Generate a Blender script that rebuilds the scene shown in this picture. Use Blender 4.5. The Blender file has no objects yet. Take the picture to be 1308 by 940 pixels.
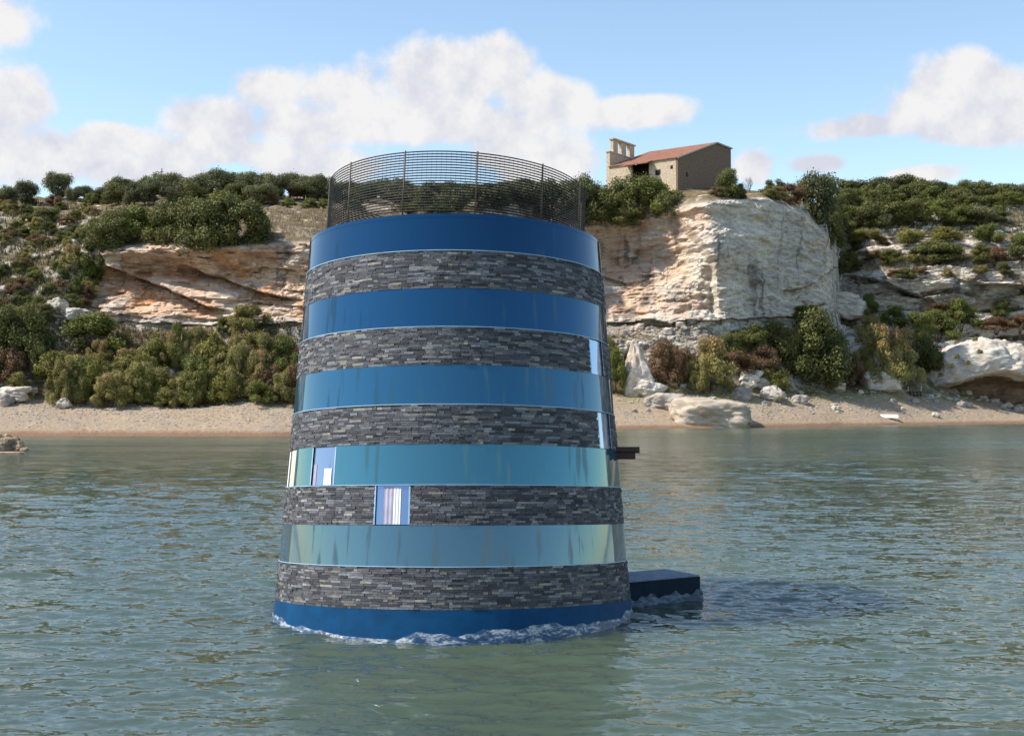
import bpy, bmesh, math, random
import numpy as np
from mathutils import Vector, Matrix

R = math.radians
S = bpy.context.scene
C = S.collection

# ------------------------------------------------------------------ camera
F, CX, CY, HCAM, HOR = 1560.0, 654.0, 470.0, 6.0, 520.0
PITCH = math.atan((HOR - CY) / F)
cam = bpy.data.cameras.new('camera')
cam.sensor_width = 36.0
cam.lens = 36.0 * F / 1308.0
cam.clip_start, cam.clip_end = 0.5, 20000
co = bpy.data.objects.new('camera', cam)
co.location = (0, 0, HCAM)
co.rotation_euler = (R(90) + PITCH, 0, 0)
C.objects.link(co)
S.camera = co

# ------------------------------------------------------------------ light
SUN_EL = R(50)
SUN_AZ = math.atan2(-0.98, -0.16)            # from the left, a little behind the camera
sun_dir = Vector((math.sin(SUN_AZ) * math.cos(SUN_EL), math.cos(SUN_AZ) * math.cos(SUN_EL), math.sin(SUN_EL)))
sl = bpy.data.lights.new('sun', 'SUN')
sl.energy, sl.angle, sl.color = 5.0, R(0.5), (1.0, 0.94, 0.85)
so = bpy.data.objects.new('sun', sl)
so.rotation_euler = (-sun_dir).to_track_quat('-Z', 'Y').to_euler()
so.location = sun_dir * 300
C.objects.link(so)

S.view_settings.view_transform = 'Standard'
S.view_settings.look = 'None'
S.view_settings.gamma = 1.0
S.view_settings.exposure = 0.35
S.view_settings.use_curve_mapping = False
S.render.film_transparent = False
SKY_STRENGTH = 0.148


def ang(u, v):
    a = math.atan((u - CX) / F)
    return a, math.atan((HOR - v) / F * math.cos(a))


def build_world():
    w = bpy.data.worlds.new('World')
    S.world = w
    w.use_nodes = True
    nt = w.node_tree
    N, L = nt.nodes, nt.links
    N.clear()

    def nd(t, **k):
        n = N.new(t)
        for a, b in k.items():
            setattr(n, a, b)
        return n

    def M(op, a, b=None, c=None, clamp=False):
        n = nd('ShaderNodeMath', operation=op, use_clamp=clamp)
        for i, x in enumerate((a, b, c)):
            if x is None:
                continue
            if isinstance(x, (int, float)):
                n.inputs[i].default_value = x
            else:
                L.new(x, n.inputs[i])
        return n.outputs[0]
    out = nd('ShaderNodeOutputWorld')
    bg = nd('ShaderNodeBackground')
    bg.inputs['Strength'].default_value = SKY_STRENGTH
    L.new(bg.outputs[0], out.inputs[0])
    sky = nd('ShaderNodeTexSky', sky_type='NISHITA')
    sky.sun_disc = False
    sky.sun_elevation = SUN_EL
    sky.sun_rotation = SUN_AZ % (2 * math.pi)
    sky.altitude = 100
    sky.air_density = 1.0
    sky.dust_density = 0.3
    sky.ozone_density = 1.6
    tc = nd('ShaderNodeTexCoord')
    sep = nd('ShaderNodeSeparateXYZ')
    L.new(tc.outputs['Generated'], sep.inputs[0])
    x, y, z = sep.outputs
    az = M('ARCTAN2', x, y)
    el = M('ARCSINE', z)
    # sky light: lifted a little towards a brighter summer blue
    lift = nd('ShaderNodeMix', data_type='RGBA', blend_type='MULTIPLY')
    lift.inputs[0].default_value = 1.0
    lift.inputs[7].default_value = (1.30, 1.26, 1.16, 1)
    L.new(sky.outputs[0], lift.inputs[6])
    # warped coordinates
    n1 = nd('ShaderNodeTexNoise')
    n1.inputs['Scale'].default_value = 13.0
    n1.inputs['Detail'].default_value = 9.0
    n1.inputs['Roughness'].default_value = 0.60
    L.new(tc.outputs['Generated'], n1.inputs['Vector'])
    nf = n1.outputs['Fac']
    sh = nd('ShaderNodeVectorMath', operation='ADD')
    L.new(tc.outputs['Generated'], sh.inputs[0])
    sh.inputs[1].default_value = (-0.010, 0.0, 0.016)
    n2 = nd('ShaderNodeTexNoise')
    for k in ('Scale', 'Detail', 'Roughness'):
        n2.inputs[k].default_value = n1.inputs[k].default_value
    n2.inputs['Detail'].default_value = 6
    L.new(sh.outputs[0], n2.inputs['Vector'])
    p = nd('ShaderNodeCombineXYZ')
    L.new(az, p.inputs[0])
    L.new(el, p.inputs[1])
    blobs = [(640, 82, 55, 42), (560, 108, 95, 58), (440, 112, 90, 54), (345, 112, 55, 45), (700, 125, 80, 42), (520, 150, 170, 36),
             (280, 155, 75, 36), (400, 160, 140, 34), (620, 160, 120, 32), (810, 140, 90, 24), (690, 205, 72, 42), (640, 190, 60, 32),
             (20, 120, 60, 52), (-30, 150, 90, 50), (-20, 20, 75, 50), (60, 200, 110, 42), (170, 210, 90, 40), (130, 180, 70, 26),
             (400, 205, 110, 30), (300, 190, 90, 20),
             (1230, 115, 95, 46), (1190, 135, 75, 36), (1300, 120, 90, 44), (1120, 160, 90, 20), (1250, 160, 120, 24),
             (962, 212, 28, 24), (1050, 208, 42, 15), (1180, 220, 60, 14), (880, 205, 50, 14), (-140, 190, 150, 70), (1480, 170, 130, 80)]
    acc = None
    for (u, v, ru, rv) in blobs:
        a, e = ang(u, v)
        sx, sy = F / ru, F / rv
        vm = nd('ShaderNodeVectorMath', operation='MULTIPLY_ADD')
        L.new(p.outputs[0], vm.inputs[0])
        vm.inputs[1].default_value = (sx, sy, 0)
        vm.inputs[2].default_value = (-a * sx, -e * sy, 0)
        ln = nd('ShaderNodeVectorMath', operation='LENGTH')
        L.new(vm.outputs[0], ln.inputs[0])
        acc = ln.outputs['Value'] if acc is None else M('SMOOTH_MIN', acc, ln.outputs['Value'], 0.35)
    dens = M('SUBTRACT', 1.0, acc)
    dens = M('ADD', dens, M('MULTIPLY', M('SUBTRACT', nf, 0.5), 1.9))
    # the rest of the sky (left, right and behind the camera) has broken cloud of the same kind
    n3 = nd('ShaderNodeTexNoise')
    n3.inputs['Scale'].default_value = 11.0
    n3.inputs['Detail'].default_value = 7.0
    mp = nd('ShaderNodeMapping')
    mp.inputs['Scale'].default_value = (1, 1, 1.7)
    L.new(tc.outputs['Generated'], mp.inputs[0])
    L.new(mp.outputs[0], n3.inputs['Vector'])
    rest = M('MULTIPLY', M('SUBTRACT', n3.outputs['Fac'], 0.565), 9.0)
    side = nd('ShaderNodeMapRange', interpolation_type='SMOOTHSTEP')
    side.inputs[1].default_value, side.inputs[2].default_value = 0.55, 0.15
    side.inputs[3].default_value, side.inputs[4].default_value = 0.0, 1.0
    L.new(y, side.inputs[0])
    lowel = nd('ShaderNodeMapRange', interpolation_type='SMOOTHSTEP')
    lowel.inputs[1].default_value, lowel.inputs[2].default_value = 0.62, 0.25
    L.new(el, lowel.inputs[0])
    rest = M('SUBTRACT', M('MULTIPLY', M('ADD', rest, 1.0), M('MULTIPLY', side.outputs[0], lowel.outputs[0])), 1.0)
    dens = M('MAXIMUM', dens, rest)
    cov = nd('ShaderNodeMapRange', interpolation_type='SMOOTHSTEP')
    cov.inputs[1].default_value, cov.inputs[2].default_value = -0.02, 0.40
    cov.inputs[4].default_value = 0.96
    L.new(dens, cov.inputs[0])
    # cloud light: white tops, lilac-grey undersides
    top = nd('ShaderNodeMapRange', interpolation_type='SMOOTHSTEP')
    top.inputs[1].default_value, top.inputs[2].default_value = ang(654, 215)[1], ang(654, 95)[1]
    L.new(el, top.inputs[0])
    relief = M('MULTIPLY', M('SUBTRACT', nf, n2.outputs['Fac']), 5.0)
    li = M('ADD', M('ADD', M('MULTIPLY', top.outputs[0], 0.45), 0.46), relief, clamp=True)
    cr = nd('ShaderNodeValToRGB')
    cr.color_ramp.elements[0].color = (3.65, 3.74, 4.2, 1)
    cr.color_ramp.elements[1].color = (4.9, 4.8, 4.75, 1)
    L.new(li, cr.inputs[0])
    mx = nd('ShaderNodeMix', data_type='RGBA')
    L.new(cov.outputs[0], mx.inputs[0])
    L.new(lift.outputs[2], mx.inputs[6])
    L.new(cr.outputs[0], mx.inputs[7])
    L.new(mx.outputs[2], bg.inputs['Color'])


build_world()

# ------------------------------------------------------------------ helpers
rnd = random.Random(7)
rs = np.random.RandomState(11)


def P(u, v, Y):
    """world point seen at pixel (u, v) of the 1308 x 940 photo at depth Y"""
    c, s = math.cos(PITCH), math.sin(PITCH)
    yy = F * c - (CY - v) * s
    zz = F * s + (CY - v) * c
    return Vector(((u - CX) / yy * Y, Y, HCAM + zz / yy * Y))


def proj(p):
    x, y, z = p[0], p[1], p[2] - HCAM
    c, s = math.cos(PITCH), math.sin(PITCH)
    d = y * c + z * s
    h = -y * s + z * c
    return CX + F * x / d, CY - F * h / d


_perm = np.random.RandomState(3).permutation(512)


def vnoise(x, y, z):
    xi, yi, zi = np.floor(x).astype(int), np.floor(y).astype(int), np.floor(z).astype(int)
    xf, yf, zf = x - xi, y - yi, z - zi
    s = lambda t: t * t * (3 - 2 * t)
    a, b, c = s(xf), s(yf), s(zf)

    def h(i, j, k):
        return _perm[(_perm[(_perm[(xi + i) & 511] + yi + j) & 511] + zi + k) & 511] / 511.0
    x00 = h(0, 0, 0) * (1 - a) + h(1, 0, 0) * a
    x10 = h(0, 1, 0) * (1 - a) + h(1, 1, 0) * a
    x01 = h(0, 0, 1) * (1 - a) + h(1, 0, 1) * a
    x11 = h(0, 1, 1) * (1 - a) + h(1, 1, 1) * a
    return ((x00 * (1 - b) + x10 * b) * (1 - c) + (x01 * (1 - b) + x11 * b) * c) * 2 - 1


def fbm(x, y, z, o=4):
    t, a = 0, 1.0
    for i in range(o):
        t = t + a * vnoise(x * 2 ** i + 17.3 * i, y * 2 ** i + 5.1 * i, z * 2 ** i + 9.7 * i)
        a *= 0.5
    return t


def sstep(a, b, x):
    t = np.clip((x - a) / (b - a), 0, 1)
    return t * t * (3 - 2 * t)


def tag(o, label=None, cat=None, group=None, kind=None):
    if label:
        o['label'] = label
    if cat:
        o['category'] = cat
    if group:
        o['group'] = group
    if kind:
        o['kind'] = kind
    return o


def link(name, me, mat=None, parent=None):
    o = bpy.data.objects.new(name, me)
    C.objects.link(o)
    if mat:
        for m in (mat if isinstance(mat, list) else [mat]):
            me.materials.append(m)
    if parent:
        o.parent = parent
    return o


def empty(name, loc, rz=0):
    o = bpy.data.objects.new(name, None)
    o.empty_display_size = 0.5
    o.location = loc
    o.rotation_euler = (0, 0, rz)
    C.objects.link(o)
    return o


def mesh_np(name, co, faces, smooth=True, cols=None, colname='zone'):
    """co (n,3), faces (m,4) or (m,3) integer arrays"""
    co = np.asarray(co, dtype=np.float32)
    faces = np.asarray(faces, dtype=np.int32)
    me = bpy.data.meshes.new(name)
    k = faces.shape[1]
    me.vertices.add(len(co))
    me.vertices.foreach_set('co', co.ravel())
    me.loops.add(faces.size)
    me.loops.foreach_set('vertex_index', faces.ravel())
    me.polygons.add(len(faces))
    me.polygons.foreach_set('loop_start', np.arange(0, faces.size, k, dtype=np.int32))
    me.polygons.foreach_set('loop_total', np.full(len(faces), k, dtype=np.int32))
    me.polygons.foreach_set('use_smooth', np.full(len(faces), smooth, dtype=bool))
    me.update(calc_edges=True)
    if cols is not None:
        at = me.color_attributes.new(colname, 'FLOAT_COLOR', 'POINT')
        at.data.foreach_set('color', np.asarray(cols, dtype=np.float32).ravel())
    return me


def grid_faces(nr, nc):
    i = np.arange(nr * nc).reshape(nr, nc)
    return np.stack([i[:-1, :-1], i[:-1, 1:], i[1:, 1:], i[1:, :-1]], -1).reshape(-1, 4)


def bm_mesh(name, bm, smooth=False):
    me = bpy.data.meshes.new(name)
    bmesh.ops.recalc_face_normals(bm, faces=bm.faces)
    bm.to_mesh(me)
    bm.free()
    if smooth:
        me.polygons.foreach_set('use_smooth', [True] * len(me.polygons))
    return me


def add_box(bm, lo, hi, M=None, bevel=0.0):
    vs = [bm.verts.new((x, y, z)) for z in (lo[2], hi[2]) for y in (lo[1], hi[1]) for x in (lo[0], hi[0])]
    fs = [bm.faces.new([vs[i] for i in f]) for f in ((0, 2, 3, 1), (4, 5, 7, 6), (0, 1, 5, 4), (2, 6, 7, 3), (0, 4, 6, 2), (1, 3, 7, 5))]
    if bevel:
        es = list({e for f in fs for e in f.edges})
        r = bmesh.ops.bevel(bm, geom=es, offset=bevel, segments=2, affect='EDGES', profile=0.5)
        vs = list({v for f in r['faces'] for v in f.verts} | {v for v in vs if v.is_valid})
    if M is not None:
        for v in vs:
            v.co = M @ v.co
    return vs


def add_tube(bm, pts, r, n=6, r2=None):
    pts = [Vector(p) for p in pts]
    rings = []
    for i, p in enumerate(pts):
        d = (pts[min(i + 1, len(pts) - 1)] - pts[max(i - 1, 0)]).normalized()
        a = d.orthogonal().normalized()
        if abs(d.z) < 0.9:
            a = Vector((0, 0, 1)).cross(d).normalized()
        b = d.cross(a)
        rr = r if r2 is None else r + (r2 - r) * i / (len(pts) - 1)
        rings.append([bm.verts.new(p + a * math.cos(t) * rr + b * math.sin(t) * rr) for t in [2 * math.pi * k / n for k in range(n)]])
    for A, B in zip(rings, rings[1:]):
        for k in range(n):
            bm.faces.new((A[k], A[(k + 1) % n], B[(k + 1) % n], B[k]))
    bm.faces.new(rings[0][::-1])
    bm.faces.new(rings[-1])


# ------------------------------------------------------------------ materials
class NT:
    def __init__(self, name):
        self.m = bpy.data.materials.new(name)
        self.m.use_nodes = True
        self.t = self.m.node_tree
        self.N, self.L = self.t.nodes, self.t.links
        self.p = self.N['Principled BSDF']

    def nd(self, t, **k):
        n = self.N.new(t)
        for a, b in k.items():
            setattr(n, a, b)
        return n

    def put(self, sock, x):
        if isinstance(x, (int, float)):
            sock.default_value = x
        elif isinstance(x, tuple):
            sock.default_value = x if len(x) == 4 or sock.type == 'VECTOR' else x + (1,)
        else:
            self.L.new(x, sock)

    def math(self, op, a, b=None, c=None, clamp=False):
        n = self.nd('ShaderNodeMath', operation=op, use_clamp=clamp)
        for i, x in enumerate((a, b, c)):
            if x is not None:
                self.put(n.inputs[i], x)
        return n.outputs[0]

    def coords(self, scale=(1, 1, 1), kind='obj', loc=(0, 0, 0)):
        tc = self.nd('ShaderNodeTexCoord')
        mp = self.nd('ShaderNodeMapping')
        mp.inputs['Scale'].default_value = scale
        mp.inputs['Location'].default_value = loc
        if kind == 'world':
            g = self.nd('ShaderNodeNewGeometry')
            self.L.new(g.outputs['Position'], mp.inputs[0])
        else:
            self.L.new(tc.outputs['Object'], mp.inputs[0])
        return mp.outputs[0]

    def noise(self, scale, detail=4, rough=0.5, vec=None, dist=0.0):
        n = self.nd('ShaderNodeTexNoise')
        n.inputs['Scale'].default_value = scale
        n.inputs['Detail'].default_value = detail
        n.inputs['Roughness'].default_value = rough
        n.inputs['Distortion'].default_value = dist
        if vec is not None:
            self.L.new(vec, n.inputs['Vector'])
        return n.outputs['Fac']

    def rng(self, x, a, b, c=0.0, d=1.0, smooth=True):
        n = self.nd('ShaderNodeMapRange')
        if smooth:
            n.interpolation_type = 'SMOOTHSTEP'
        self.put(n.inputs[0], x)
        for i, q in enumerate((a, b, c, d)):
            n.inputs[i + 1].default_value = q
        return n.outputs[0]

    def mix(self, f, a, b, blend='MIX'):
        n = self.nd('ShaderNodeMix', data_type='RGBA', blend_type=blend)
        self.put(n.inputs[0], f)
        self.put(n.inputs[6], a)
        self.put(n.inputs[7], b)
        return n.outputs[2]

    def attr(self, name):
        n = self.nd('ShaderNodeAttribute', attribute_name=name)
        s = self.nd('ShaderNodeSeparateColor')
        self.L.new(n.outputs['Color'], s.inputs[0])
        return n.outputs['Color'], s.outputs[0], s.outputs[1], s.outputs[2], n.outputs['Alpha']

    def bump(self, h, strength=0.5, dist=0.1, normal=None):
        b = self.nd('ShaderNodeBump')
        b.inputs['Strength'].default_value = strength
        b.inputs['Distance'].default_value = dist
        self.put(b.inputs['Height'], h)
        if normal is not None:
            self.L.new(normal, b.inputs['Normal'])
        return b.outputs[0]

    def done(self, col=None, rough=None, normal=None, **k):
        if col is not None:
            self.put(self.p.inputs['Base Color'], col)
        if rough is not None:
            self.put(self.p.inputs['Roughness'], rough)
        if normal is not None:
            self.L.new(normal, self.p.inputs['Normal'])
        for a, b in k.items():
            self.put(self.p.inputs[a.replace('_', ' ')], b)
        return self.m


def simple(name, col, rough=0.6, var=0.25, scale=3.0, **k):
    m = NT(name)
    n = m.noise(scale, 5, 0.6, m.coords())
    c = m.mix(m.rng(n, 0.3, 0.7), tuple(x * (1 - var) for x in col), tuple(min(1, x * (1 + var)) for x in col))
    return m.done(c, rough, m.bump(n, 0.15, 0.05), **k)


def terrain_material():
    m = NT('terrain')
    _, rock, ochre, sand, grass = m.attr('zone')
    w = m.coords(kind='world')
    ws = m.coords((0.35, 0.35, 1.5), 'world')
    wv = m.coords((1, 1, 0.10), 'world')
    nbig = m.noise(0.035, 5, 0.55, w)
    nmid = m.noise(0.16, 6, 0.6, w)
    nfine = m.noise(0.9, 5, 0.65, w)
    nstr = m.noise(0.42, 7, 0.62, ws, 0.4)
    nver = m.noise(0.16, 5, 0.6, wv, 0.3)
    g = m.nd('ShaderNodeNewGeometry')
    sp = m.nd('ShaderNodeSeparateXYZ')
    m.L.new(g.outputs['Normal'], sp.inputs[0])
    steep = m.rng(sp.outputs[2], 0.80, 0.58)
    ps = m.nd('ShaderNodeSeparateXYZ')
    m.L.new(g.outputs['Position'], ps.inputs[0])
    # limestone
    rc = m.mix(m.rng(nstr, 0.33, 0.62), (0.42, 0.385, 0.335), (0.80, 0.72, 0.595))
    rc = m.mix(m.math('MULTIPLY', m.rng(nbig, 0.35, 0.65), 0.35), rc, (0.36, 0.345, 0.335))
    oc = m.mix(m.rng(nmid, 0.35, 0.7), (0.70, 0.44, 0.265), (0.56, 0.275, 0.125))
    rc = m.mix(m.math('MULTIPLY', ochre, m.rng(nmid, 0.18, 0.55, 0.35, 1.0)), rc, oc)
    stain = m.math('MULTIPLY', m.rng(nver, 0.50, 0.62), m.rng(nbig, 0.42, 0.58))
    rc = m.mix(m.math('MULTIPLY', stain, 0.8), rc, (0.13, 0.115, 0.105))
    crack = m.rng(m.noise(1.1, 4, 0.7, ws, 0.8), 0.33, 0.42, 1.0, 0.0)
    rc = m.mix(m.math('MULTIPLY', crack, 0.45), rc, (0.14, 0.115, 0.09))
    # dry soil with grass
    sc = m.mix(m.rng(nmid, 0.35, 0.65), (0.125, 0.082, 0.050), (0.20, 0.142, 0.080))
    sc = m.mix(m.rng(nfine, 0.45, 0.7), sc, (0.26, 0.195, 0.120))
    sc = m.mix(m.math('MULTIPLY', grass, m.rng(nfine, 0.3, 0.6)), sc, (0.095, 0.092, 0.036))
    rk = m.math('MAXIMUM', rock, m.math('MULTIPLY', steep, m.rng(nmid, 0.38, 0.55)))
    patch = m.math('MULTIPLY', m.rng(nstr, 0.54, 0.62), m.rng(nmid, 0.46, 0.60))
    rk = m.math('MAXIMUM', rk, patch)
    c = m.mix(rk, sc, rc)
    # beach
    bc = m.mix(m.rng(nfine, 0.3, 0.7), (0.30, 0.222, 0.148), (0.435, 0.335, 0.230))
    bc = m.mix(m.rng(nmid, 0.42, 0.62), bc, (0.34, 0.268, 0.196))
    bc = m.mix(m.math('MULTIPLY', grass, m.rng(nmid, 0.35, 0.55)), bc, (0.25, 0.225, 0.085))
    wl = m.math('ADD', ps.outputs[2], m.math('MULTIPLY', nmid, 1.2))
    bc = m.mix(m.rng(wl, 2.0, 1.0), bc, (0.235, 0.14, 0.085))
    c = m.mix(sand, c, bc)
    h = m.math('ADD', m.math('MULTIPLY', nstr, 1.2), m.math('MULTIPLY', nfine, 0.7))
    fleck = m.noise(2.2, 4, 0.7, ws, 0.5)
    c = m.mix(m.math('MULTIPLY', m.rng(fleck, 0.30, 0.45, 1.0, 0.0), m.math('MULTIPLY', rk, 0.55)), c, (0.16, 0.13, 0.10))
    h = m.math('ADD', h, m.math('MULTIPLY', fleck, 0.35))
    return m.done(c, 0.92, m.bump(h, 0.9, 0.9), Specular_IOR_Level=0.15)


def rock_material(name, light, dark, warm=0.3):
    m = NT(name)
    w = m.coords(kind='world')
    ws = m.coords((0.5, 0.5, 1.3), 'world')
    a = m.noise(0.55, 7, 0.62, ws, 0.5)
    b = m.noise(0.12, 5, 0.6, w)
    f = m.noise(2.4, 5, 0.65, w)
    c = m.mix(m.rng(a, 0.34, 0.6), dark, light)
    c = m.mix(m.math('MULTIPLY', m.rng(b, 0.45, 0.65), warm), c, (0.55, 0.36, 0.22))
    pit = m.rng(f, 0.30, 0.42, 1.0, 0.0)
    c = m.mix(m.math('MULTIPLY', pit, 0.4), c, (0.13, 0.11, 0.09))
    return m.done(c, 0.93, m.bump(m.math('ADD', a, m.math('MULTIPLY', f, 0.4)), 0.8, 0.5), Specular_IOR_Level=0.15)


def leaf_material(name, dark, light, tip=None):
    m = NT(name)
    col, r, g, b, _ = m.attr('leaf')
    oi = m.nd('ShaderNodeObjectInfo')
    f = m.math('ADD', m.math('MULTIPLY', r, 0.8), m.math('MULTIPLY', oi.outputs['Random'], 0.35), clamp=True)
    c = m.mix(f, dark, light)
    if tip:
        who = m.rng(oi.outputs['Random'], 0.45, 0.8)
        c = m.mix(m.math('MULTIPLY', m.math('MULTIPLY', m.rng(g, 0.70, 1.0), who), 0.85), c, tip)
    m.done(c, 0.6, Specular_IOR_Level=0.25)
    tr = m.nd('ShaderNodeBsdfTranslucent')
    m.put(tr.inputs[0], c)
    mx = m.nd('ShaderNodeMixShader')
    mx.inputs[0].default_value = 0.22
    m.L.new(m.p.outputs[0], mx.inputs[1])
    m.L.new(tr.outputs[0], mx.inputs[2])
    m.L.new(mx.outputs[0], m.N['Material Output'].inputs[0])
    return m.m


MT = terrain_material()
M_ROCK = rock_material('pale_limestone', (0.62, 0.56, 0.475), (0.36, 0.32, 0.28), 0.3)
M_ROCKG = rock_material('grey_limestone', (0.44, 0.40, 0.35), (0.24, 0.22, 0.20), 0.25)
LEAF = {
    'dark': leaf_material('dark_leaves', (0.040, 0.050, 0.015), (0.200, 0.200, 0.056)),
    'mid': leaf_material('green_leaves', (0.048, 0.062, 0.014), (0.210, 0.225, 0.050)),
    'oak': leaf_material('grey_green_leaves', (0.054, 0.062, 0.026), (0.210, 0.212, 0.092)),
    'tam': leaf_material('olive_sprays', (0.088, 0.088, 0.026), (0.42, 0.365, 0.125), (0.33, 0.190, 0.095)),
    'yel': leaf_material('yellow_green_leaves', (0.090, 0.088, 0.020), (0.290, 0.265, 0.065)),
    'rust': leaf_material('rust_brown_leaves', (0.075, 0.048, 0.023), (0.250, 0.150, 0.078)),
    'bare': leaf_material('bare_twigs', (0.085, 0.065, 0.052), (0.235, 0.190, 0.155)),
}
M_ROCKT = rock_material('tan_limestone', (0.40, 0.31, 0.21), (0.20, 0.15, 0.10), 0.4)
M_BARK = simple('bark', (0.085, 0.062, 0.045), 0.9)

# ------------------------------------------------------------------ terrain
# profile rows: waterline, beach top, slope, cliff foot, ramp, upper face, lip, shelf, upper slope, skyline
KEYS = {
    -900: [(561, 228), (520, 262), (480, 280), (440, 296), (400, 312), (370, 326), (345, 340), (320, 352), (290, 390), (262, 440)],
    -250: [(559, 240), (514, 270), (474, 282), (434, 294), (394, 306), (360, 320), (332, 334), (308, 348), (280, 386), (252, 440)],
    0: [(557, 253), (509, 283), (468, 293), (432, 300), (398, 310), (364, 322), (336, 336), (312, 350), (282, 386), (252, 440)],
    70: [(557, 253), (514, 283), (470, 293), (424, 301), (396, 308), (370, 316), (345, 328), (318, 345), (284, 385), (252, 438)],
    125: [(557, 253), (517, 283), (470, 294), (419, 305), (396, 310), (356, 319), (330, 314), (309, 321), (280, 376), (251, 438)],
    200: [(557, 253), (517, 283), (470, 295), (418, 305), (392, 312), (352, 322), (318, 313), (296, 322), (272, 368), (249, 438)],
    290: [(557, 253), (514, 283), (470, 296), (418, 307), (392, 314), (352, 324), (316, 316), (302, 324), (272, 360), (249, 438)],
    345: [(557, 253), (511, 283), (470, 297), (418, 309), (392, 315), (364, 321), (316, 319), (300, 327), (268, 356), (250, 428)],
    400: [(556, 258), (509, 288), (468, 300), (418, 312), (394, 317), (358, 321), (318, 322), (304, 330), (266, 362), (251, 428)],
    500: [(554, 272), (508, 304), (466, 322), (417, 336), (392, 342), (355, 346), (316, 348), (302, 356), (268, 384), (251, 440)],
    600: [(552, 292), (506, 330), (466, 352), (416, 370), (390, 376), (350, 380), (310, 383), (296, 390), (266, 414), (249, 455)],
    700: [(550, 312), (505, 356), (466, 380), (413, 408), (388, 414), (340, 421), (288, 421), (268, 427), (254, 440), (247, 470)],
    760: [(548, 330), (504, 378), (466, 396), (411, 412), (380, 421), (334, 431), (282, 426), (263, 431), (251, 440), (247, 465)],
    840: [(547.5, 340), (503, 385), (464, 400), (411, 413), (374, 423), (330, 432), (277, 425), (259, 430), (244, 440), (243, 466)],
    905: [(547, 347), (502, 392), (463, 404), (410, 413), (386, 415), (336, 416), (264, 419), (250, 426), (241, 438), (241, 466)],
    930: [(546.5, 352), (502, 396), (462, 408), (410, 418), (386, 418), (336, 418), (258, 424), (250, 430), (242, 440), (242, 466)],
    975: [(546, 360), (501, 403), (461, 416), (409, 434), (386, 434), (336, 432), (256, 430), (250, 436), (246, 448), (247, 470)],
    1030: [(545, 374), (501, 416), (461, 430), (402, 454), (384, 454), (336, 452), (276, 449), (264, 456), (256, 464), (256, 482)],
    1060: [(544.5, 382), (501, 422), (461, 438), (396, 470), (376, 468), (345, 465), (312, 464), (292, 474), (274, 486), (264, 515)],
    1074: [(544, 388), (501, 425), (461, 442), (404, 466), (388, 478), (358, 490), (332, 506), (310, 526), (282, 566), (257, 640)],
    1120: [(543.5, 396), (501, 432), (461, 450), (400, 472), (384, 481), (354, 478), (338, 492), (318, 512), (286, 560), (252, 650)],
    1200: [(542.5, 416), (503, 466), (462, 484), (408, 496), (392, 502), (362, 500), (344, 508), (318, 528), (284, 575), (250, 660)],
    1308: [(541, 446), (508, 500), (466, 520), (412, 530), (390, 536), (364, 532), (345, 540), (314, 552), (280, 592), (250, 670)],
    1600: [(540, 468), (508, 506), (470, 522), (430, 540), (400, 550), (370, 560), (345, 572), (315, 592), (285, 630), (252, 700)],
    2300: [(541, 446), (510, 490), (475, 510), (440, 530), (400, 550), (370, 562), (345, 580), (315, 610), (285, 650), (256, 720)],
}


def gsmooth(a, s, axis):
    n = int(s * 3)
    k = np.exp(-0.5 * (np.arange(-n, n + 1) / s) ** 2)
    k /= k.sum()
    pad = [(0, 0), (0, 0)]
    pad[axis] = (n, n)
    b = np.pad(a, pad, mode='edge')
    return np.apply_along_axis(lambda r: np.convolve(r, k, 'valid'), axis, b)


ku = np.array(sorted(KEYS))
kv = np.array([[q[0] for q in KEYS[u]] for u in ku], float)
kY = np.array([[q[1] for q in KEYS[u]] for u in ku], float)
for u_, d_ in ((125, 9), (200, 5), (290, -1), (345, -5), (400, -8), (500, -5)):
    kY[list(ku).index(u_), 3:8] += d_
for u_, d_ in ((600, 8), (700, 15), (760, 11), (840, 3), (905, -5), (930, -3)):
    kY[list(ku).index(u_), 3:8] += d_
for u_, d_ in ((1074, 62), (1120, 50), (1200, 20), (1308, -14), (1600, -26)):
    kY[list(ku).index(u_), 2:9] += np.array([0.3, 1, 1, 1, 1, 0.7, 0.3]) * d_
us = np.concatenate([np.arange(-900, -80, 14.0), np.arange(-80, 1390, 1.7), np.arange(1390, 2301, 14.0)])
vv = np.stack([np.interp(us, ku, kv[:, r]) for r in range(10)], 1)
YY = np.stack([np.interp(us, ku, kY[:, r]) for r in range(10)], 1)
vv, YY = gsmooth(vv, 4, 0), gsmooth(YY, 3, 0)
SUB = [20, 26, 34, 24, 26, 36, 12, 26, 24]
tv, tY, tt = [], [], []
for r, n in enumerate(SUB):
    for k in range(n):
        f = k / n
        tv.append(vv[:, r] * (1 - f) + vv[:, r + 1] * f)
        tY.append(YY[:, r] * (1 - f) + YY[:, r + 1] * f)
        tt.append(r + f)
tv.append(vv[:, 9])
tY.append(YY[:, 9])
tt.append(9.0)
TV, TY = np.array(tv), np.array(tY)            # (rows, cols)
TT = np.array(tt)[:, None] * np.ones_like(TV)
TV[20:], TY[20:] = gsmooth(TV[20:], 1.5, 0), gsmooth(TY[20:], 1.5, 0)
TU = np.ones_like(TV) * us[None, :]
c_, s_ = math.cos(PITCH), math.sin(PITCH)
yy_ = F * c_ - (CY - TV) * s_
X = (TU - CX) / yy_ * TY
Z = HCAM + (F * s_ + (CY - TV) * c_) / yy_ * TY
Y = TY.copy()

# sculpting
dY = np.zeros_like(Y)


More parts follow.
